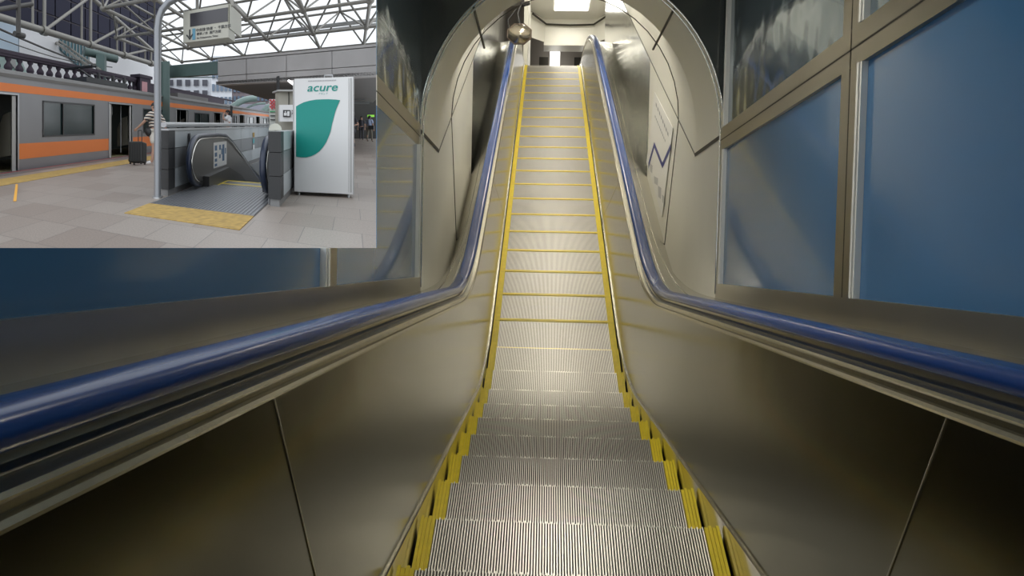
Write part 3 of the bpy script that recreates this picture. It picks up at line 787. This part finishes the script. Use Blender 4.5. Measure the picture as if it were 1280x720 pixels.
rows=[('\u4e2d\u592e\u7dda \u5feb\u901f \u30fb \u5343\u8449\u65b9\u9762',.052,245.2,39.6),('\u5fa1\u8336\u30ce\u6c34  \u9ad8\u5c3e\u65b9\u9762',.046,246,44.2),('for Ochanomizu, Takao',.036,246.2,48.8)]
for tx,sz,px,py in rows:
    uu,hh=sg_uv(px,py)
    text_mesh(tx,sz,BLACK,'lettering',sgn_,lambda x,y,uu=uu,hh=hh:SG(uu+x,-.004,hh+y),0,.001)
for px in (242.5,287):
    uu,_=sg_uv(px,5); f=MB(); f.box(uu-.02,uu+.02,.10,.14,hT,hT+.9); bs(f,'hanger',TRUSS,sgn_,SG)

# ---------------------------------------------------------------- clad beam, girder, column, canopy
f=MB()
def bm(px,d,y): return ((px-235)*d/414, d, 1.13-(y-156)*d/414)
# beam face runs across: two stations
p0=bm(272,14.0,77); k=.42
def beam_pt(px,h):                      # along direction NE from p0
    r=(px-235)/414; s_=(r*p0[1]-p0[0])/(NE[0]-r*NE[1]); return (p0[0]+NE[0]*s_, p0[1]+NE[1]*s_, h)
hT_=p0[2]; hL=hT_-.62; hB_=hT_-.98
q=MB(); n=5
pxs=[272,308,358,415,471,500]
for i,(a_,c_) in enumerate(zip(pxs,pxs[1:])):
    for h0,h1 in ((hL+.012,hT_),(hB_,hL-.012)):
        A=beam_pt(a_+.3,h0); B=beam_pt(c_-.3,h0)
        q.prism([A,B,(B[0],B[1],h1),(A[0],A[1],h1)],(NA[0]*.5,NA[1]*.5,0))
be=sthing('clad_beam','long grey clad beam spanning below the white truss roof','beam',p0[0],p0[1],hB_)
bs(q,'cladding',CONC,be)
q=MB(); A=beam_pt(272,hT_); B=beam_pt(500,hT_); q.prism([(A[0],A[1],hT_+.03),(B[0],B[1],hT_+.03),(B[0],B[1],hT_+.12),(A[0],A[1],hT_+.12)],(NA[0]*.6,NA[1]*.6,0)); bs(q,'coping',CONC,be)
q=MB(); A=beam_pt(270,0); B=beam_pt(500,0)
q.prism([(A[0],A[1],hB_+.02),(B[0],B[1],hB_+.02),(B[0]+NA[0]*16,B[1]+NA[1]*16,hB_+.02),(A[0]+NA[0]*16,A[1]+NA[1]*16,hB_+.02)],(0,0,.12))
o=bs(q,'canopy_slab',mat('canopy_dark',(.16,.155,.15),.7)); tag(o,'dark flat canopy over the concourse behind the clad beam','canopy')
q=MB(); A=beam_pt(205,0); B=beam_pt(272,0); q.prism([(A[0],A[1],hL+.1),(B[0],B[1],hL+.1),(B[0],B[1],hT_+.02),(A[0],A[1],hT_+.02)],(NA[0]*.3,NA[1]*.3,0))
q.box(A[0],B[0],A[1]-.02,A[1],hL+.1,hL+.14)
tag(bs(q,'girder',GREEN),'dark green steel girder between the column and the clad beam','girder')
xg,dg_=(206-235)*14.6/414,14.6
q=MB(); q.box(xg-.17,xg+.17,dg_-.15,dg_+.15,0,hT_+.1); q.box(xg-.22,xg-.17,dg_-.2,dg_+.2,0,hT_+.1); q.box(xg+.17,xg+.22,dg_-.2,dg_+.2,0,hT_+.1)
tag(bs(q,'column',GREEN),'dark green steel column standing just behind the bent pole','column')
# lamps under the canopy
for (pa,pb) in (((361,101),(371,109)),):
    d1=15.0; d2=17.5 if pb[0]<360 or True else 16
    h=hB_-.06
    da=(h-1.13)*414/(156-pa[1]); db=(h-1.13)*414/(156-pb[1])
    A=((pa[0]-235)*da/414,da,h); B=((pb[0]-235)*db/414,db,h)
    q=MB(); q.tube([A,B],.04,8)
    tag(bs(q,'tube_lamp',mat('tube_lamp',(1,1,1),.5,emit=(1,1,1),es=3.0)),'bright fluorescent tube under the canopy '+('just above the cabinet' if pa[0]>350 else 'slanting over the red chequered board'),'ceiling light')

# ---------------------------------------------------------------- space frame roof
HG=1.13+4.6
TRs=sthing('space_frame_roof','white steel space frame roof of crossing tubes open to a bright sky','roof',0,14,HG)
es=[-13.5+2.35*j for j in range(13)]; ts=[6.5,10.25,14.0,17.75,21.5]
def ok(e,t):
    x=NE[0]*e+NA[0]*t; d=NE[1]*e+NA[1]*t
    px=235+414*x/d; py=156-414*(HG+.7-1.13)/d
    return d>3 and x<.75*d and px>104+1.33*max(py,-30)
low=MB(); up=MB(); web=MB()
RT=.075
TH=1.5
for t in ts:
    q=[e for e in es if ok(e,t)]
    for a_,c_ in zip(q,q[1:]): low.tube([(a_,t,HG),(c_,t,HG)],RT,6)
for a_,c_ in zip(ts,ts[1:]):
    for e in es:
        if ok(e,a_) and ok(e,c_): low.tube([(e,a_,HG),(e,c_,HG)],RT,6)
tu=[(a_+c_)/2 for a_,c_ in zip(ts,ts[1:])]; eu=[(a_+c_)/2 for a_,c_ in zip(es,es[1:])]
for t in tu:
    q=[e for e in eu if ok(e,t)]
    for a_,c_ in zip(q,q[1:]): up.tube([(a_,t,HG+TH),(c_,t,HG+TH)],RT*.9,6)
for a_,c_ in zip(tu,tu[1:]):
    for e in eu:
        if ok(e,a_) and ok(e,c_): up.tube([(e,a_,HG+TH),(e,c_,HG+TH)],RT*.9,6)
for ti,t in enumerate(tu):
    for ei,e in enumerate(eu):
        if not ok(e,t): continue
        for t2 in (ts[ti],ts[ti+1]):
            for e2 in (es[ei],es[ei+1]):
                if ok(e2,t2): web.tube([(e,t,HG+TH),(e2,t2,HG)],RT*.62,5)
for mb_,nm in ((low,'lower_chords'),(up,'upper_chords'),(web,'web_struts')): bs(mb_,nm,TRUSS,TRs,E)
nd=MB()
for t in ts:
    for e in es:
        if ok(e,t): nd.sphere((e,t,HG),.15,8,6)
bs(nd,'nodes',TRUSS,TRs,E)
q=MB(); 
for t in (19.9,20.9): 
    q.box(-9,12,t,t+.5,HG+.9,HG+1.0)
bs(q,'gutter',GREY,TRs,E)
# side truss
sd=sthing('side_truss','heavy grey side truss with round lower chord slanting before the dark glass building','truss',NE[0]*-13.5+NA[0]*8,NE[1]*-13.5+NA[1]*8,HG)
q=MB(); q.tube([(-13.5,3.0,HG),(-13.5,24.0,HG)],.17,10)
for t in (8.3,11.4,14.6,17.75,21.0): q.tube([(-13.5,t-.14,HG),(-13.5,t+.14,HG)],.24,10)
bs(q,'lower_chord',TRUSS,sd,E)
q=MB(); q.tube([(-13.5,14.45,8.55),(-13.5,24.0,6.0)],.13,8); bs(q,'upper_chord',TRUSS,sd,E)
q=MB()
for t in (8.3,11.4,14.6,17.75,21.0):
    top=12 if t<14 else 8.55-(t-14.45)*.267
    q=MB(); q.tube([(-13.5,t,HG),(-13.5,t,top)],.09,8); bs(q,'post',TRUSS,sd,E)
    q=MB(); q.tube([(-13.7,t-.5,HG),(-13.7,t-.5,top+.2)],.07,6); bs(q,'mullion',TRUSS,sd,E)
pass
q=MB()
for t0,t1 in ((8.3,11.4),(11.4,14.6),(14.6,17.75),(17.75,21.0)):
    hh=min(12,8.55-(t1-14.45)*.267) if t1>14 else 8.4
    q=MB(); q.tube([(-13.5,t0,HG),(-13.5,t1,hh)],.085,8); bs(q,'diagonal',TRUSS,sd,E)
# dark glass building behind it
def windows_face(mb_,e,t0,t1,h0,h1,nt_,nh,fr=.7,fh=.6):
    for i in range(nt_):
        for j in range(nh):
            a_=t0+(t1-t0)*(i+.5-fr/2)/nt_; c_=t0+(t1-t0)*(i+.5+fr/2)/nt_
            b1=h0+(h1-h0)*(j+.5-fh/2)/nh; b2=h0+(h1-h0)*(j+.5+fh/2)/nh
            mb_.box(e,e+.1,a_,c_,b1,b2)
gb=sthing('glass_building','dark purple-grey glass office building behind the side truss','building',NE[0]*-18+NA[0]*5,NE[1]*-18+NA[1]*5)
q=MB(); q.box(-19,-18,2,30.0,.0,34); bs(q,'wall',mat('tower_dark',(.13,.12,.13),.9,0,.05),gb,E)
q=MB(); windows_face(q,-18,2,30,5.4,24.9,20,13,.93,.92); bs(q,'glazing',mat('tower_glass',(.035,.035,.055),.8,0,.05),gb,E)
# ---------------------------------------------------------------- stone parapet with balusters
pb=sthing('stone_balustrade','dark stone balustrade of turned balusters behind the train roof','balustrade',NE[0]*-10+NA[0]*4,NE[1]*-10+NA[1]*4)
hr1,hr0=3.52,2.72
q=MB(); q.box(-10.15,-9.85,2,14.2,hr1-.12,hr1); q.box(-10.12,-9.88,2,30,hr1-.20,hr1-.12); bs(q,'rail',STONE,pb,E)
q=MB(); q.box(-10.15,-9.85,2,30,hr0-.6,hr0); bs(q,'plinth',STONE,pb,E)
prof=[(.09,0),(.09,.06),(.05,.09),(.07,.16),(.11,.26),(.10,.33),(.05,.42),(.045,.47),(.08,.53),(.08,.60)]
for i in range(22):
    t=5.4+i*.41
    q=MB(); q.loft([[(-10+r*math.cos(2*PI*k/10),t+r*math.sin(2*PI*k/10)*1.3,hr0+z) for k in range(10)] for r,z in prof],0,True,True)
    bs(q,'baluster',STONE,pb,E)
q=MB(); q.box(-10.1,-9.9,14.2,27,hr0,hr1-.2); bs(q,'solid_wall',STONE,pb,E)
tp_=t_at(-9.9,178)
q=MB(); q.box(-10.2,-9.7,tp_-.5,tp_+.5,hr0,hr1+.05); q.box(-10.25,-9.65,tp_-.6,tp_+.6,hr1+.05,hr1+.2); bs(q,'pier',STONE,pb,E)
q=MB(); q.box(-9.7,-9.69,tp_-.35,tp_+.15,hr0+.05,hr1-.15); bs(q,'pink_board',mat('pink_board',(.6,.30,.33),.6),pb,E)
# ---------------------------------------------------------------- buildings beyond the tracks
def slab_building(name,label,px0,px1,ytop,ybot,d,depth,wall,glass=None,nx=0,ny=0,roof=None):
    x0,x1=(px0-235)*d/414,(px1-235)*d/414; h1=1.13-(ytop-156)*d/414; h0=1.13-(ybot-156)*d/414
    bdg=sthing(name,label,'building',x0,d,h0)
    q=MB(); q.box(x0,x1,d,d+depth,h0,h1); bs(q,'wall',wall,bdg)
    if nx:
        for i in range(nx):
            for j in range(ny):
                q=MB(); a_=x0+(x1-x0)*(i+.2)/nx; c_=x0+(x1-x0)*(i+.8)/nx; b1=h0+(h1-h0)*(j+.25)/ny; b2=h0+(h1-h0)*(j+.8)/ny
                q.box(a_,c_,d-.12,d+.02,b1,b2)
                bs(q,'window',glass,bdg)
    if roof:
        q=MB(); q.prism([(x0-.3,d-.5,h1),(x1+.3,d-.5,h1),(x1+.3,d-.5+depth,h1+roof),(x0-.3,d-.5+depth,h1+roof)],(0,0,.3)); bs(q,'roof_slab',WHITE,bdg)
    return bdg
WING=mat('window_blue_grey',(.16,.22,.30),.2); WDK=mat('window_dark',(.10,.10,.12),.3)
hl=sthing('white_hall','large plain white hall filling the gap behind the balustrade','building',NE[0]*-15+NA[0]*9,NE[1]*-15+NA[1]*9)
th0=t_at(-15,24)
q=MB(); q.prism([(-15,th0,0),(-15,26,0),(-15,26,6.2),(-15,th0,6.2)],(-1.0,0,0)); bs(q,'wall',mat('hall_white',(.95,.95,.97),.8),hl,E)
gh=sthing('green_roofed_hall','pale green roofed hall at the far left behind the balustrade','building',NE[0]*-15+NA[0]*3,NE[1]*-15+NA[1]*3)
q=MB(); q.box(-15.6,-15.0,1.5,th0-.05,0,6.2); bs(q,'wall',mat('hall_pale_blue',(.62,.74,.86),.8),gh,E)
ta,tb,tc=t_at(-14.9,-8),t_at(-14.9,24),t_at(-14.9,42)
q=MB(); q.prism([(-14.98,ta,3.0),(-14.98,tc,3.0),(-14.98,tb,4.55),(-14.98,ta,4.75)],(.12,0,0)); bs(q,'roof_slope',MGREEN,gh,E)
q=MB(); q.prism([(-14.86,t_at(-14.9,4),4.45),(-14.86,t_at(-14.9,18),4.3),(-14.86,t_at(-14.9,19),3.8)],(.05,0,0)); bs(q,'gable',GREY,gh,E)
tg0,tg1=t_at(-14.9,76),t_at(-14.9,112)
q=MB(); q.prism([(-14.98,tg0,6.15),(-14.98,tg0,5.4),(-14.98,tg1,4.2),(-14.98,tg1,6.15)],(.08,0,0)); o=bs(q,'grid_screen',mat('teal_grid',(.10,.22,.26),.6),None,E); tag(o,'teal gridded screen between the side truss and the white hall','screen')
for i in range(9):
    t=tg0+(tg1-tg0)*(i+.5)/9; q=MB(); q.box(-14.9,-14.86,t-.03,t+.03,5.4-1.1*(i+.5)/9,6.15); bs(q,'mullion',GREY,o,E) if False else bs(q,'mullion',GREY,hl,E)
slab_building('long_office_building','long white office building with rows of small windows left of the green column',140,196,62,120,44,6,SKYB,WDK,13,5)
slab_building('white_office_building','white office building with blue-grey windows below the girder',208,272,84,150,48,8,SKYB,WDK,6,5)
slab_building('tall_window_building','white building wing with tall blue windows beside the white office building',264,290,70,150,46,6,SKYB,WING,5,5)
slab_building('brick_building','dim brownish building with many windows seen under the canopy edge',286,345,86,150,55,6,mat('brown_building',(.30,.25,.26),.8),WING,12,6)
slab_building('pale_shed','long pale shed roof just above the far train roof',186,250,132,150,34,4,mat('shed_white',(.70,.72,.80),.7))
slab_building('low_shed','low pale lilac shed above the train between the green arches',290,345,130,150,36,4,mat('shed_lilac',(.62,.62,.72),.7))
# green arches
for (c,w_,ytop,lab) in ((302,36,123,'pale green steel arch above the train roof, nearer of the two'),(338,24,130,'pale green steel arch further along the train roof')):
    d=33.0; q=MB()
    pts=[]
    for i in range(13):
        a=PI*(.02+.5*i/12); px=c+w_*.45-w_*math.cos(a)*1.0; py=154-(154-ytop)*math.sin(a)
        pts.append(((px-235)*d/414,d,1.13-(py-156)*d/414))
    q.tube(pts,.32,8); q.tube([(p[0]+.9,p[1],p[2]-.5) for p in pts[2:]],.12,6)
    tag(bs(q,'steel_arch',MGREEN),lab,'arch')
# overhead line gear
q=MB()
def wp(px,py,d): return ((px-235)*d/414,d,1.13-(py-156)*d/414)
q.tube([wp(-20,15,9),wp(40,5,10.5)],.07,8); q.tube([wp(23,-10,10),wp(23,42,10)],.07,8); q.tube([wp(18,42,10),wp(30,45,10.3)],.09,8)
tag(bs(q,'wire_support',mat('gear_dark',(.07,.065,.06),.6)),'dark overhead line support hanging at the top left above the train','support')
for (a_,c_,r,lab) in (((-10,32,9.5),(140,84,22),.035,'upper overhead wire sagging above the train'),((-10,45,9.5),(130,80,20),.018,'thin lower overhead wire above the train')):
    q=MB(); A=Vector(wp(*a_)); B=Vector(wp(*c_)); q.tube([A.lerp(B,i/8)+Vector((0,0,-.25*math.sin(PI*i/8))) for i in range(9)],r,6)
    tag(bs(q,'overhead_wire',mat('gear_dark',(.07,.065,.06),.6)),lab,'wire')
q=MB(); q.tube([wp(58,44,20),wp(122,92,15)],.08,6); q.tube([wp(64,44,20),wp(126,88,15)],.06,6); tag(bs(q,'guy_rod',TRUSS),'pair of thin diagonal rods in front of the white hall','rod')
xg2=wp(126,100,15.5)
q=MB(); q.box(xg2[0]-.2,xg2[0]+.2,15.4,15.8,1.0,4.4); q.tube([wp(105,64,15.3),wp(146,74,16.3)],.20,8); tag(bs(q,'gantry_post',GREEN),'short dark green gantry post with cross arm behind the pantograph','gantry')

# ---------------------------------------------------------------- kiosk, boards and the dim concourse at the right
q=MB(); 
def wbox(px0,px1,y0,y1,d,dep,mt,name,label=None,cat=None,parent=None,mi=0):
    a_=(px0-235)*d/414; c_=(px1-235)*d/414; h1=1.13-(y0-156)*d/414; h0=1.13-(y1-156)*d/414
    m_=MB(); m_.box(a_,c_,d,d+dep,h0,h1); o=bs(m_,name,mt,parent)
    if label: tag(o,label,cat)
    return o
kd=8.2
kk=sthing('kiosk','cream boxy kiosk partly hidden behind the white cabinet','kiosk',(349-235)*kd/414,kd)
wbox(348,400,114,156+1.13*414/kd,kd,.3,mat('kiosk_cream',(.42,.40,.34),.6),'kiosk_body',parent=kk)
wbox(360.6,361.4,115,131,kd-.01,.01,DARK,'door_gap',parent=kk)
wbox(347,400,112,114,kd-.1,.5,GREY,'kiosk_roof',parent=kk)
sg2=sthing('restroom_sign','white sign with a black pictogram square fixed to the kiosk front','sign',(349-235)*8/414,8.0,1.2)
wbox(349.5,400,131,152,8.0,.1,WHITE,'board',parent=sg2)
wbox(354,363,137.5,146,7.98,.02,BLACK,'pictogram_square',parent=sg2)
for a_ in ((355,358.5,141,144.5),(359,362,139,145),(356,357.5,139,140.5)): wbox(a_[0],a_[1],a_[2],a_[3],7.97,.01,WHITE,'pictogram',parent=sg2)
text_mesh('\u51b7',.13,BLACK,'lettering',sg2,lambda x,y:S((364-235)*8/414+x,7.98,1.13-(143-156)*8/414+y),0,.002)
nb=sthing('notice_board','narrow board with red chequered pattern on top, behind the round plate','sign',(337-235)*9/414,9.0,0.0)
wbox(337,347,136,156+1.13*414/9,9.0,.05,mat('board_pale',(.55,.56,.52),.5),'board',parent=nb)
wbox(337,347,124,136.5,9.0,.05,WHITE,'chequer_panel',parent=nb)
m_=MB()
for i in range(5):
    for j in range(6):
        if (i+j)%2==0:
            a_=(337+i*2-235)*8.99/414; c_=(339+i*2-235)*8.99/414; h1=1.13-(124.3+j*2-156)*8.99/414; h0=1.13-(126.3+j*2-156)*8.99/414
            m_.box(a_,c_,8.98,9.0,h0,h1)
bs(m_,'red_squares',mat('sign_red',(.60,.05,.07),.5),nb)
wbox(337,347,138.5,140,8.98,.02,mat('sign_green',(.08,.35,.16),.5),'green_line',parent=nb)
wbox(338,346,144,145,8.98,.02,DARK,'text_line',parent=nb); wbox(338,346,149,150,8.98,.02,DARK,'text_line',parent=nb)
wbox(347.2,349.5,95,156+1.13*414/9.5,9.5,.15,DARK,'post','thin dark post between the chequered board and the kiosk','post')
# concourse back
D2=27
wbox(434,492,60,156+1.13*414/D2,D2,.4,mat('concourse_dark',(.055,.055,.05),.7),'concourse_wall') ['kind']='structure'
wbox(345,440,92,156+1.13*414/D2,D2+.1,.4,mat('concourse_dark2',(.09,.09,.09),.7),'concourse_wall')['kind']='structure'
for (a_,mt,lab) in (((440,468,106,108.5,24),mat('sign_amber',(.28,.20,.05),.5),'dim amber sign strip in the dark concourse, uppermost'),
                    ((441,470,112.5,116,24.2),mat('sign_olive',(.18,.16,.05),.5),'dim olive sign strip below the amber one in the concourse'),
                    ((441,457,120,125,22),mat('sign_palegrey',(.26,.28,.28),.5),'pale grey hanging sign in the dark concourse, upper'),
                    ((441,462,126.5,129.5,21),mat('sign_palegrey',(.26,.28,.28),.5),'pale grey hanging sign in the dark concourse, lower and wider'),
                    ((460.5,468,143.5,146.2,24),mat('sign_lime',(.25,.60,.08),.5,emit=(.35,.9,.1),es=.5),'small lit green sign above the walker with the bag')):
    wbox(*a_[:4],a_[4],.15,mt,'hanging_sign',lab,'sign')
wbox(470,474,109,114,22,.1,mat('lamp_small',(1,1,1),.5,emit=(1,1,.95),es=2.5),'lamp','small bright lamp at the edge of the dark concourse','light')
for (px,w_,y0) in ((446,4,152),(452,5,150),(456.5,3,153)):
    pass

# ---------------------------------------------------------------- people
SKIN=mat('skin',(.50,.30,.22),.55); HAIR=mat('hair_black',(.02,.018,.018),.5)
def skin_obj(name,verts,edges,radii,mt,parent,root=0,lev=1):
    me=bpy.data.meshes.new(name); me.from_pydata([tuple(EX*v[0]+fw*v[1]+EH*v[2]) for v in verts],edges,[]); me.materials.append(mt)
    o=bpy.data.objects.new(name,me); COL.objects.link(o); o.parent=parent
    md=o.modifiers.new('skin','SKIN'); md.use_smooth_shade=True
    for i,sv in enumerate(me.skin_vertices[0].data): sv.radius=(radii[i],radii[i]) if not isinstance(radii[i],tuple) else radii[i]; sv.use_root=(i==root)
    o.modifiers.new('sub','SUBSURF').levels=lev; o.modifiers['sub'].render_levels=lev
    return o
def person(label,x,d,J,shirt,pants,shoes,stripe=None,size=1.0,group=None):
    p=thing('person',label,'person',S(x,d,0))
    V=[];Ed=[];Rd=[]
    def v(k,r): V.append(Vector(J[k])*size if isinstance(k,str) else Vector(k)*size); Rd.append(r*size); return len(V)-1
    pel=v('pelvis',.10); ch=v('chest',.115); sh=v('neckb',.06); nk=v('neck',.048); hd=v('head',.085); tp=v('crown',.062)
    Ed+= [(pel,ch),(ch,sh),(sh,nk),(nk,hd),(hd,tp)]
    nose=v(tuple(Vector(J['head'])+Vector(J['face'])*.095+Vector((0,0,-.01))),.014); Ed.append((hd,nose))
    for s_ in ('l','r'):
        a_=v(s_+'sho',.052); b2=v(s_+'elb',.038); c_=v(s_+'wri',.024); h=v(s_+'hand',.026)
        Ed+= [(sh,a_),(a_,b2),(b2,c_),(c_,h)]
        hd_=Vector(J[s_+'hand']); dirv=(hd_-Vector(J[s_+'wri'])).normalized(); sidev=dirv.cross(Vector((0,1,0)))
        if sidev.length<.2: sidev=Vector((1,0,0))
        sidev.normalize()
        for i,o_ in enumerate((-.028,-.010,.010,.028)):
            q1=v(tuple(hd_+dirv*.04+sidev*o_),.008); q2=v(tuple(hd_+dirv*(.075+.008*(i in(1,2)))+sidev*o_*1.1+Vector((0,.015,0))),.0065); Ed+= [(h,q1),(q1,q2)]
        q1=v(tuple(hd_+sidev*.045+dirv*.0),.009); q2=v(tuple(hd_+sidev*.055+dirv*.03),.007); Ed+=[(h,q1),(q1,q2)]
        a_=v(s_+'hip',.085); b2=v(s_+'knee',.055); c2=v(s_+'calf',.052); c_=v(s_+'ank',.034); f_=v(s_+'toe',.030)
        Ed+= [(pel,a_),(a_,b2),(b2,c2),(c2,c_),(c_,f_)]
    skin_obj('body',V,Ed,Rd,SKIN,p)
    # shirt
    def sk(name,keys,edges,rad,mt,lev=1): skin_obj(name,[Vector(J[k])*size for k in keys],edges,[r*size for r in rad],mt,p,0,lev)
    def mid(a_,b2,f): return tuple(Vector(J[a_]).lerp(Vector(J[b2]),f))
    J['belt']=mid('pelvis','chest',.12); J['lsl']=mid('lsho','lelb',.8); J['rsl']=mid('rsho','relb',.8); J['lhk']=mid('lhip','lknee',.85); J['rhk']=mid('rhip','rknee',.85)
    sk('shirt',['chest','belt','neckb','lsho','lsl','rsho','rsl'],[(0,1),(0,2),(2,3),(3,4),(2,5),(5,6)],[.175,.17,.09,.09,.075,.09,.075],shirt)
    long_=J.get('long',False)
    if long_: sk('trousers',['pelvis','lhip','lknee','lank','rhip','rknee','rank'],[(0,1),(1,2),(2,3),(0,4),(4,5),(5,6)],[.135,.105,.075,.06,.105,.075,.06],pants)
    else: sk('shorts',['pelvis','lhip','lhk','rhip','rhk'],[(0,1),(1,2),(0,3),(3,4)],[.135,.11,.095,.11,.095],pants)
    for s_ in 'lr': sk('shoe',[s_+'ank',s_+'toe'],[(0,1)],[.050,.042],shoes)
    hf=Vector(J['head']); fc=Vector(J['face'])
    q=MB(); q.sphere(tuple((hf+Vector((0,0,.035))-fc*.018)*size),.105*size,14,10,0,True,(1,1,1.0)); q.sphere(tuple((hf-fc*.05)*size),.088*size,12,8)
    o=local(q,'hair',HAIR,p)
    for s_ in (-1,1):
        side_=fc.cross(Vector((0,0,1))).normalized()*s_
        q=MB(); q.sphere(tuple((hf+side_*.085)*size),.022*size,8,6); local(q,'ear',SKIN,p)
    return p
def pose(face=(-1,0,0),stride=.12,lean=0.0,lh=None,rh=None,long_=False):
    J={'pelvis':(0,0,.93),'chest':(lean*.4,0,1.27),'neckb':(lean*.6,0,1.44),'neck':(lean*.7,0,1.50),'head':(lean*.75+face[0]*.02,face[1]*.02,1.61),'crown':(lean*.75,0,1.67),'face':face}
    sd_=Vector(face).cross(Vector((0,0,1))).normalized()
    for s_,k in (('l',-1),('r',1)):
        o=sd_*k
        J[s_+'sho']=tuple(o*.18+Vector((lean*.55,0,1.40))); J[s_+'elb']=tuple(o*.24+Vector((lean*.4,0,1.12))); J[s_+'wri']=tuple(o*.25+Vector(face)*.08+Vector((0,0,.88))); J[s_+'hand']=tuple(o*.25+Vector(face)*.10+Vector((0,0,.80)))
        st=Vector(face)*stride*k
        J[s_+'hip']=tuple(o*.09+Vector((0,0,.88))); J[s_+'knee']=tuple(o*.09+st*.6+Vector(face)*.03+Vector((0,0,.50))); J[s_+'calf']=tuple(o*.09+st*.8+Vector((0,0,.36))); J[s_+'ank']=tuple(o*.09+st+Vector((0,0,.09))); J[s_+'toe']=tuple(o*.09+st+Vector(face)*.15+Vector((0,0,.045)))
    J['long']=long_
    return J
# striped shirt material: horizontal bands by height on the shirt itself
sm=bpy.data.materials.new('striped_shirt'); sm.use_nodes=True; t_=sm.node_tree; b_=t_.nodes['Principled BSDF']; tc=t_.nodes.new('ShaderNodeTexCoord'); dt=t_.nodes.new('ShaderNodeVectorMath'); dt.operation='DOT_PRODUCT'; dt.inputs[1].default_value=tuple(EH)
ma=t_.nodes.new('ShaderNodeMath'); ma.operation='MULTIPLY'; ma.inputs[1].default_value=1/.085; fr=t_.nodes.new('ShaderNodeMath'); fr.operation='FRACT'; cr=t_.nodes.new('ShaderNodeValToRGB'); cr.color_ramp.interpolation='CONSTANT'
cr.color_ramp.elements[0].color=(.02,.02,.03,1); cr.color_ramp.elements[1].position=.42; cr.color_ramp.elements[1].color=(.62,.50,.40,1); e_=cr.color_ramp.elements.new(.72); e_.color=(.80,.78,.72,1)
t_.links.new(tc.outputs['Object'],dt.inputs[0]); t_.links.new(dt.outputs['Value'],ma.inputs[0]); t_.links.new(ma.outputs[0],fr.inputs[0]); t_.links.new(fr.outputs[0],cr.inputs[0]); t_.links.new(cr.outputs[0],b_.inputs['Base Color']); b_.inputs['Roughness'].default_value=.8
J=pose((-1,0,0),.06,0.0)
J['lsho']=(-.02,-.20,1.38); J['lelb']=(-.20,-.24,1.14); J['lwri']=(-.38,-.20,1.00); J['lhand']=(-.44,-.18,.97)
J['rsho']=(.04,.18,1.40); J['relb']=(.20,.20,1.14); J['rwri']=(.16,.24,.92); J['rhand']=(.14,.25,.84)
J['lank']=(-.05,-.09,.09); J['ltoe']=(-.20,-.10,.045); J['lknee']=(.0,-.09,.50); J['lcalf']=(.0,-.09,.36); J['rank']=(.06,.09,.09); J['rtoe']=(-.09,.09,.045); J['rknee']=(.05,.09,.5); J['rcalf']=(.05,.09,.36)
px_,pd_=fpx(194,207)
person('person in a striped shirt and white shorts holding a suitcase, behind the pole',px_,pd_,J,sm,mat('white_shorts',(.72,.70,.64),.8),WHITE)
wb=thing('waist_bag','black waist bag worn by the person in the striped shirt','bag',S(px_-.10,pd_,.90)); q=MB(); q.sphere((0,-.13,0),.11,12,8,0,False,(1,.8,1.15)); local(q,'pouch',BLACK,wb); q=MB(); q.tube([(-.05,-.14,.1),(.0,-.18,.3),(.1,-.15,.5)],.012,6); local(q,'strap',BLACK,wb)
# suitcase
sx,sdp=fpx(172,206)
su=thing('suitcase','black upright suitcase with raised handle beside the person in the striped shirt','suitcase',S(sx,sdp,0))
q=MB(); q.box(-.20,.20,-.14,.14,.06,.64); o=local(q,'shell',mat('case_black',(.03,.034,.033),.4),su); bevel(o,.035,3)
q=MB()
for i in range(5): q.box(-.15+i*.07,-.135+i*.07,-.147,-.14,.10,.60)
local(q,'grooves',BLACK,su)
q=MB(); q.tube([(.02,0,.62),(.02,0,.95),(.03,0,.97),(.11,0,.97),(.12,0,.95),(.12,0,.62)],.011,8); local(q,'telescopic_handle',BLACK,su)
for a_ in (-.15,.15):
    for c_ in (-.1,.1):
        q=MB(); q.tube([(a_-.012,c_,.03),(a_+.012,c_,.03)],.03,12); local(q,'wheel',BLACK,su)
dd=13.9
person('person in a pale shirt with raised hand, beyond the barrier by the train',(285-235)*dd/414,dd,(lambda J_:(J_.update({'rsho':(.1,-.18,1.40),'relb':(-.08,-.26,1.28),'rwri':(-.12,-.2,1.5),'rhand':(-.1,-.16,1.56)}),J_)[1])(pose((-.8,-.6,0),.1,0,long_=True)),mat('pale_shirt',(.72,.74,.76),.8),mat('grey_trousers',(.2,.2,.22),.8),BLACK)
dd=22.0
person('person in a pale blue shirt walking with a dark bag in the dim concourse',(462-235)*dd/414,dd,pose((.3,.95,0),.16,0,long_=True),mat('blue_shirt',(.30,.36,.50),.8),mat('khaki_trousers',(.16,.15,.12),.8),BLACK)
q=MB(); q.box(-.02,.34,-.30,-.18,.78,1.02); q.tube([(.0,-.2,1.0),(-.10,-.18,1.4)],.015,6); bgq=thing('shoulder_bag','dark shoulder bag carried by the person in the pale blue shirt','bag',S((462-235)*dd/414,dd,0)); local(q,'bag_body',BLACK,bgq)
dd=15.0
person('person just showing a bent bare arm past the right edge of the white cabinet',(440.5-235)*dd/414,dd,(lambda J_:(J_.update({'rsho':(.12,-.1,1.38),'relb':(.30,-.15,1.12),'rwri':(.16,-.3,1.04),'rhand':(.08,-.3,1.05)}),J_)[1])(pose((-1,0,0),.1,0,long_=True)),mat('dark_shirt',(.05,.05,.06),.8),mat('dark_trousers',(.05,.05,.06),.8),BLACK)
dd=24.0
person('person in dark clothes waiting left of the walker in the dim concourse',(452-235)*dd/414,dd,pose((0,-1,0),.05,0,long_=True),mat('dark_shirt',(.05,.05,.06),.8),mat('dark_trousers',(.05,.05,.06),.8),BLACK)
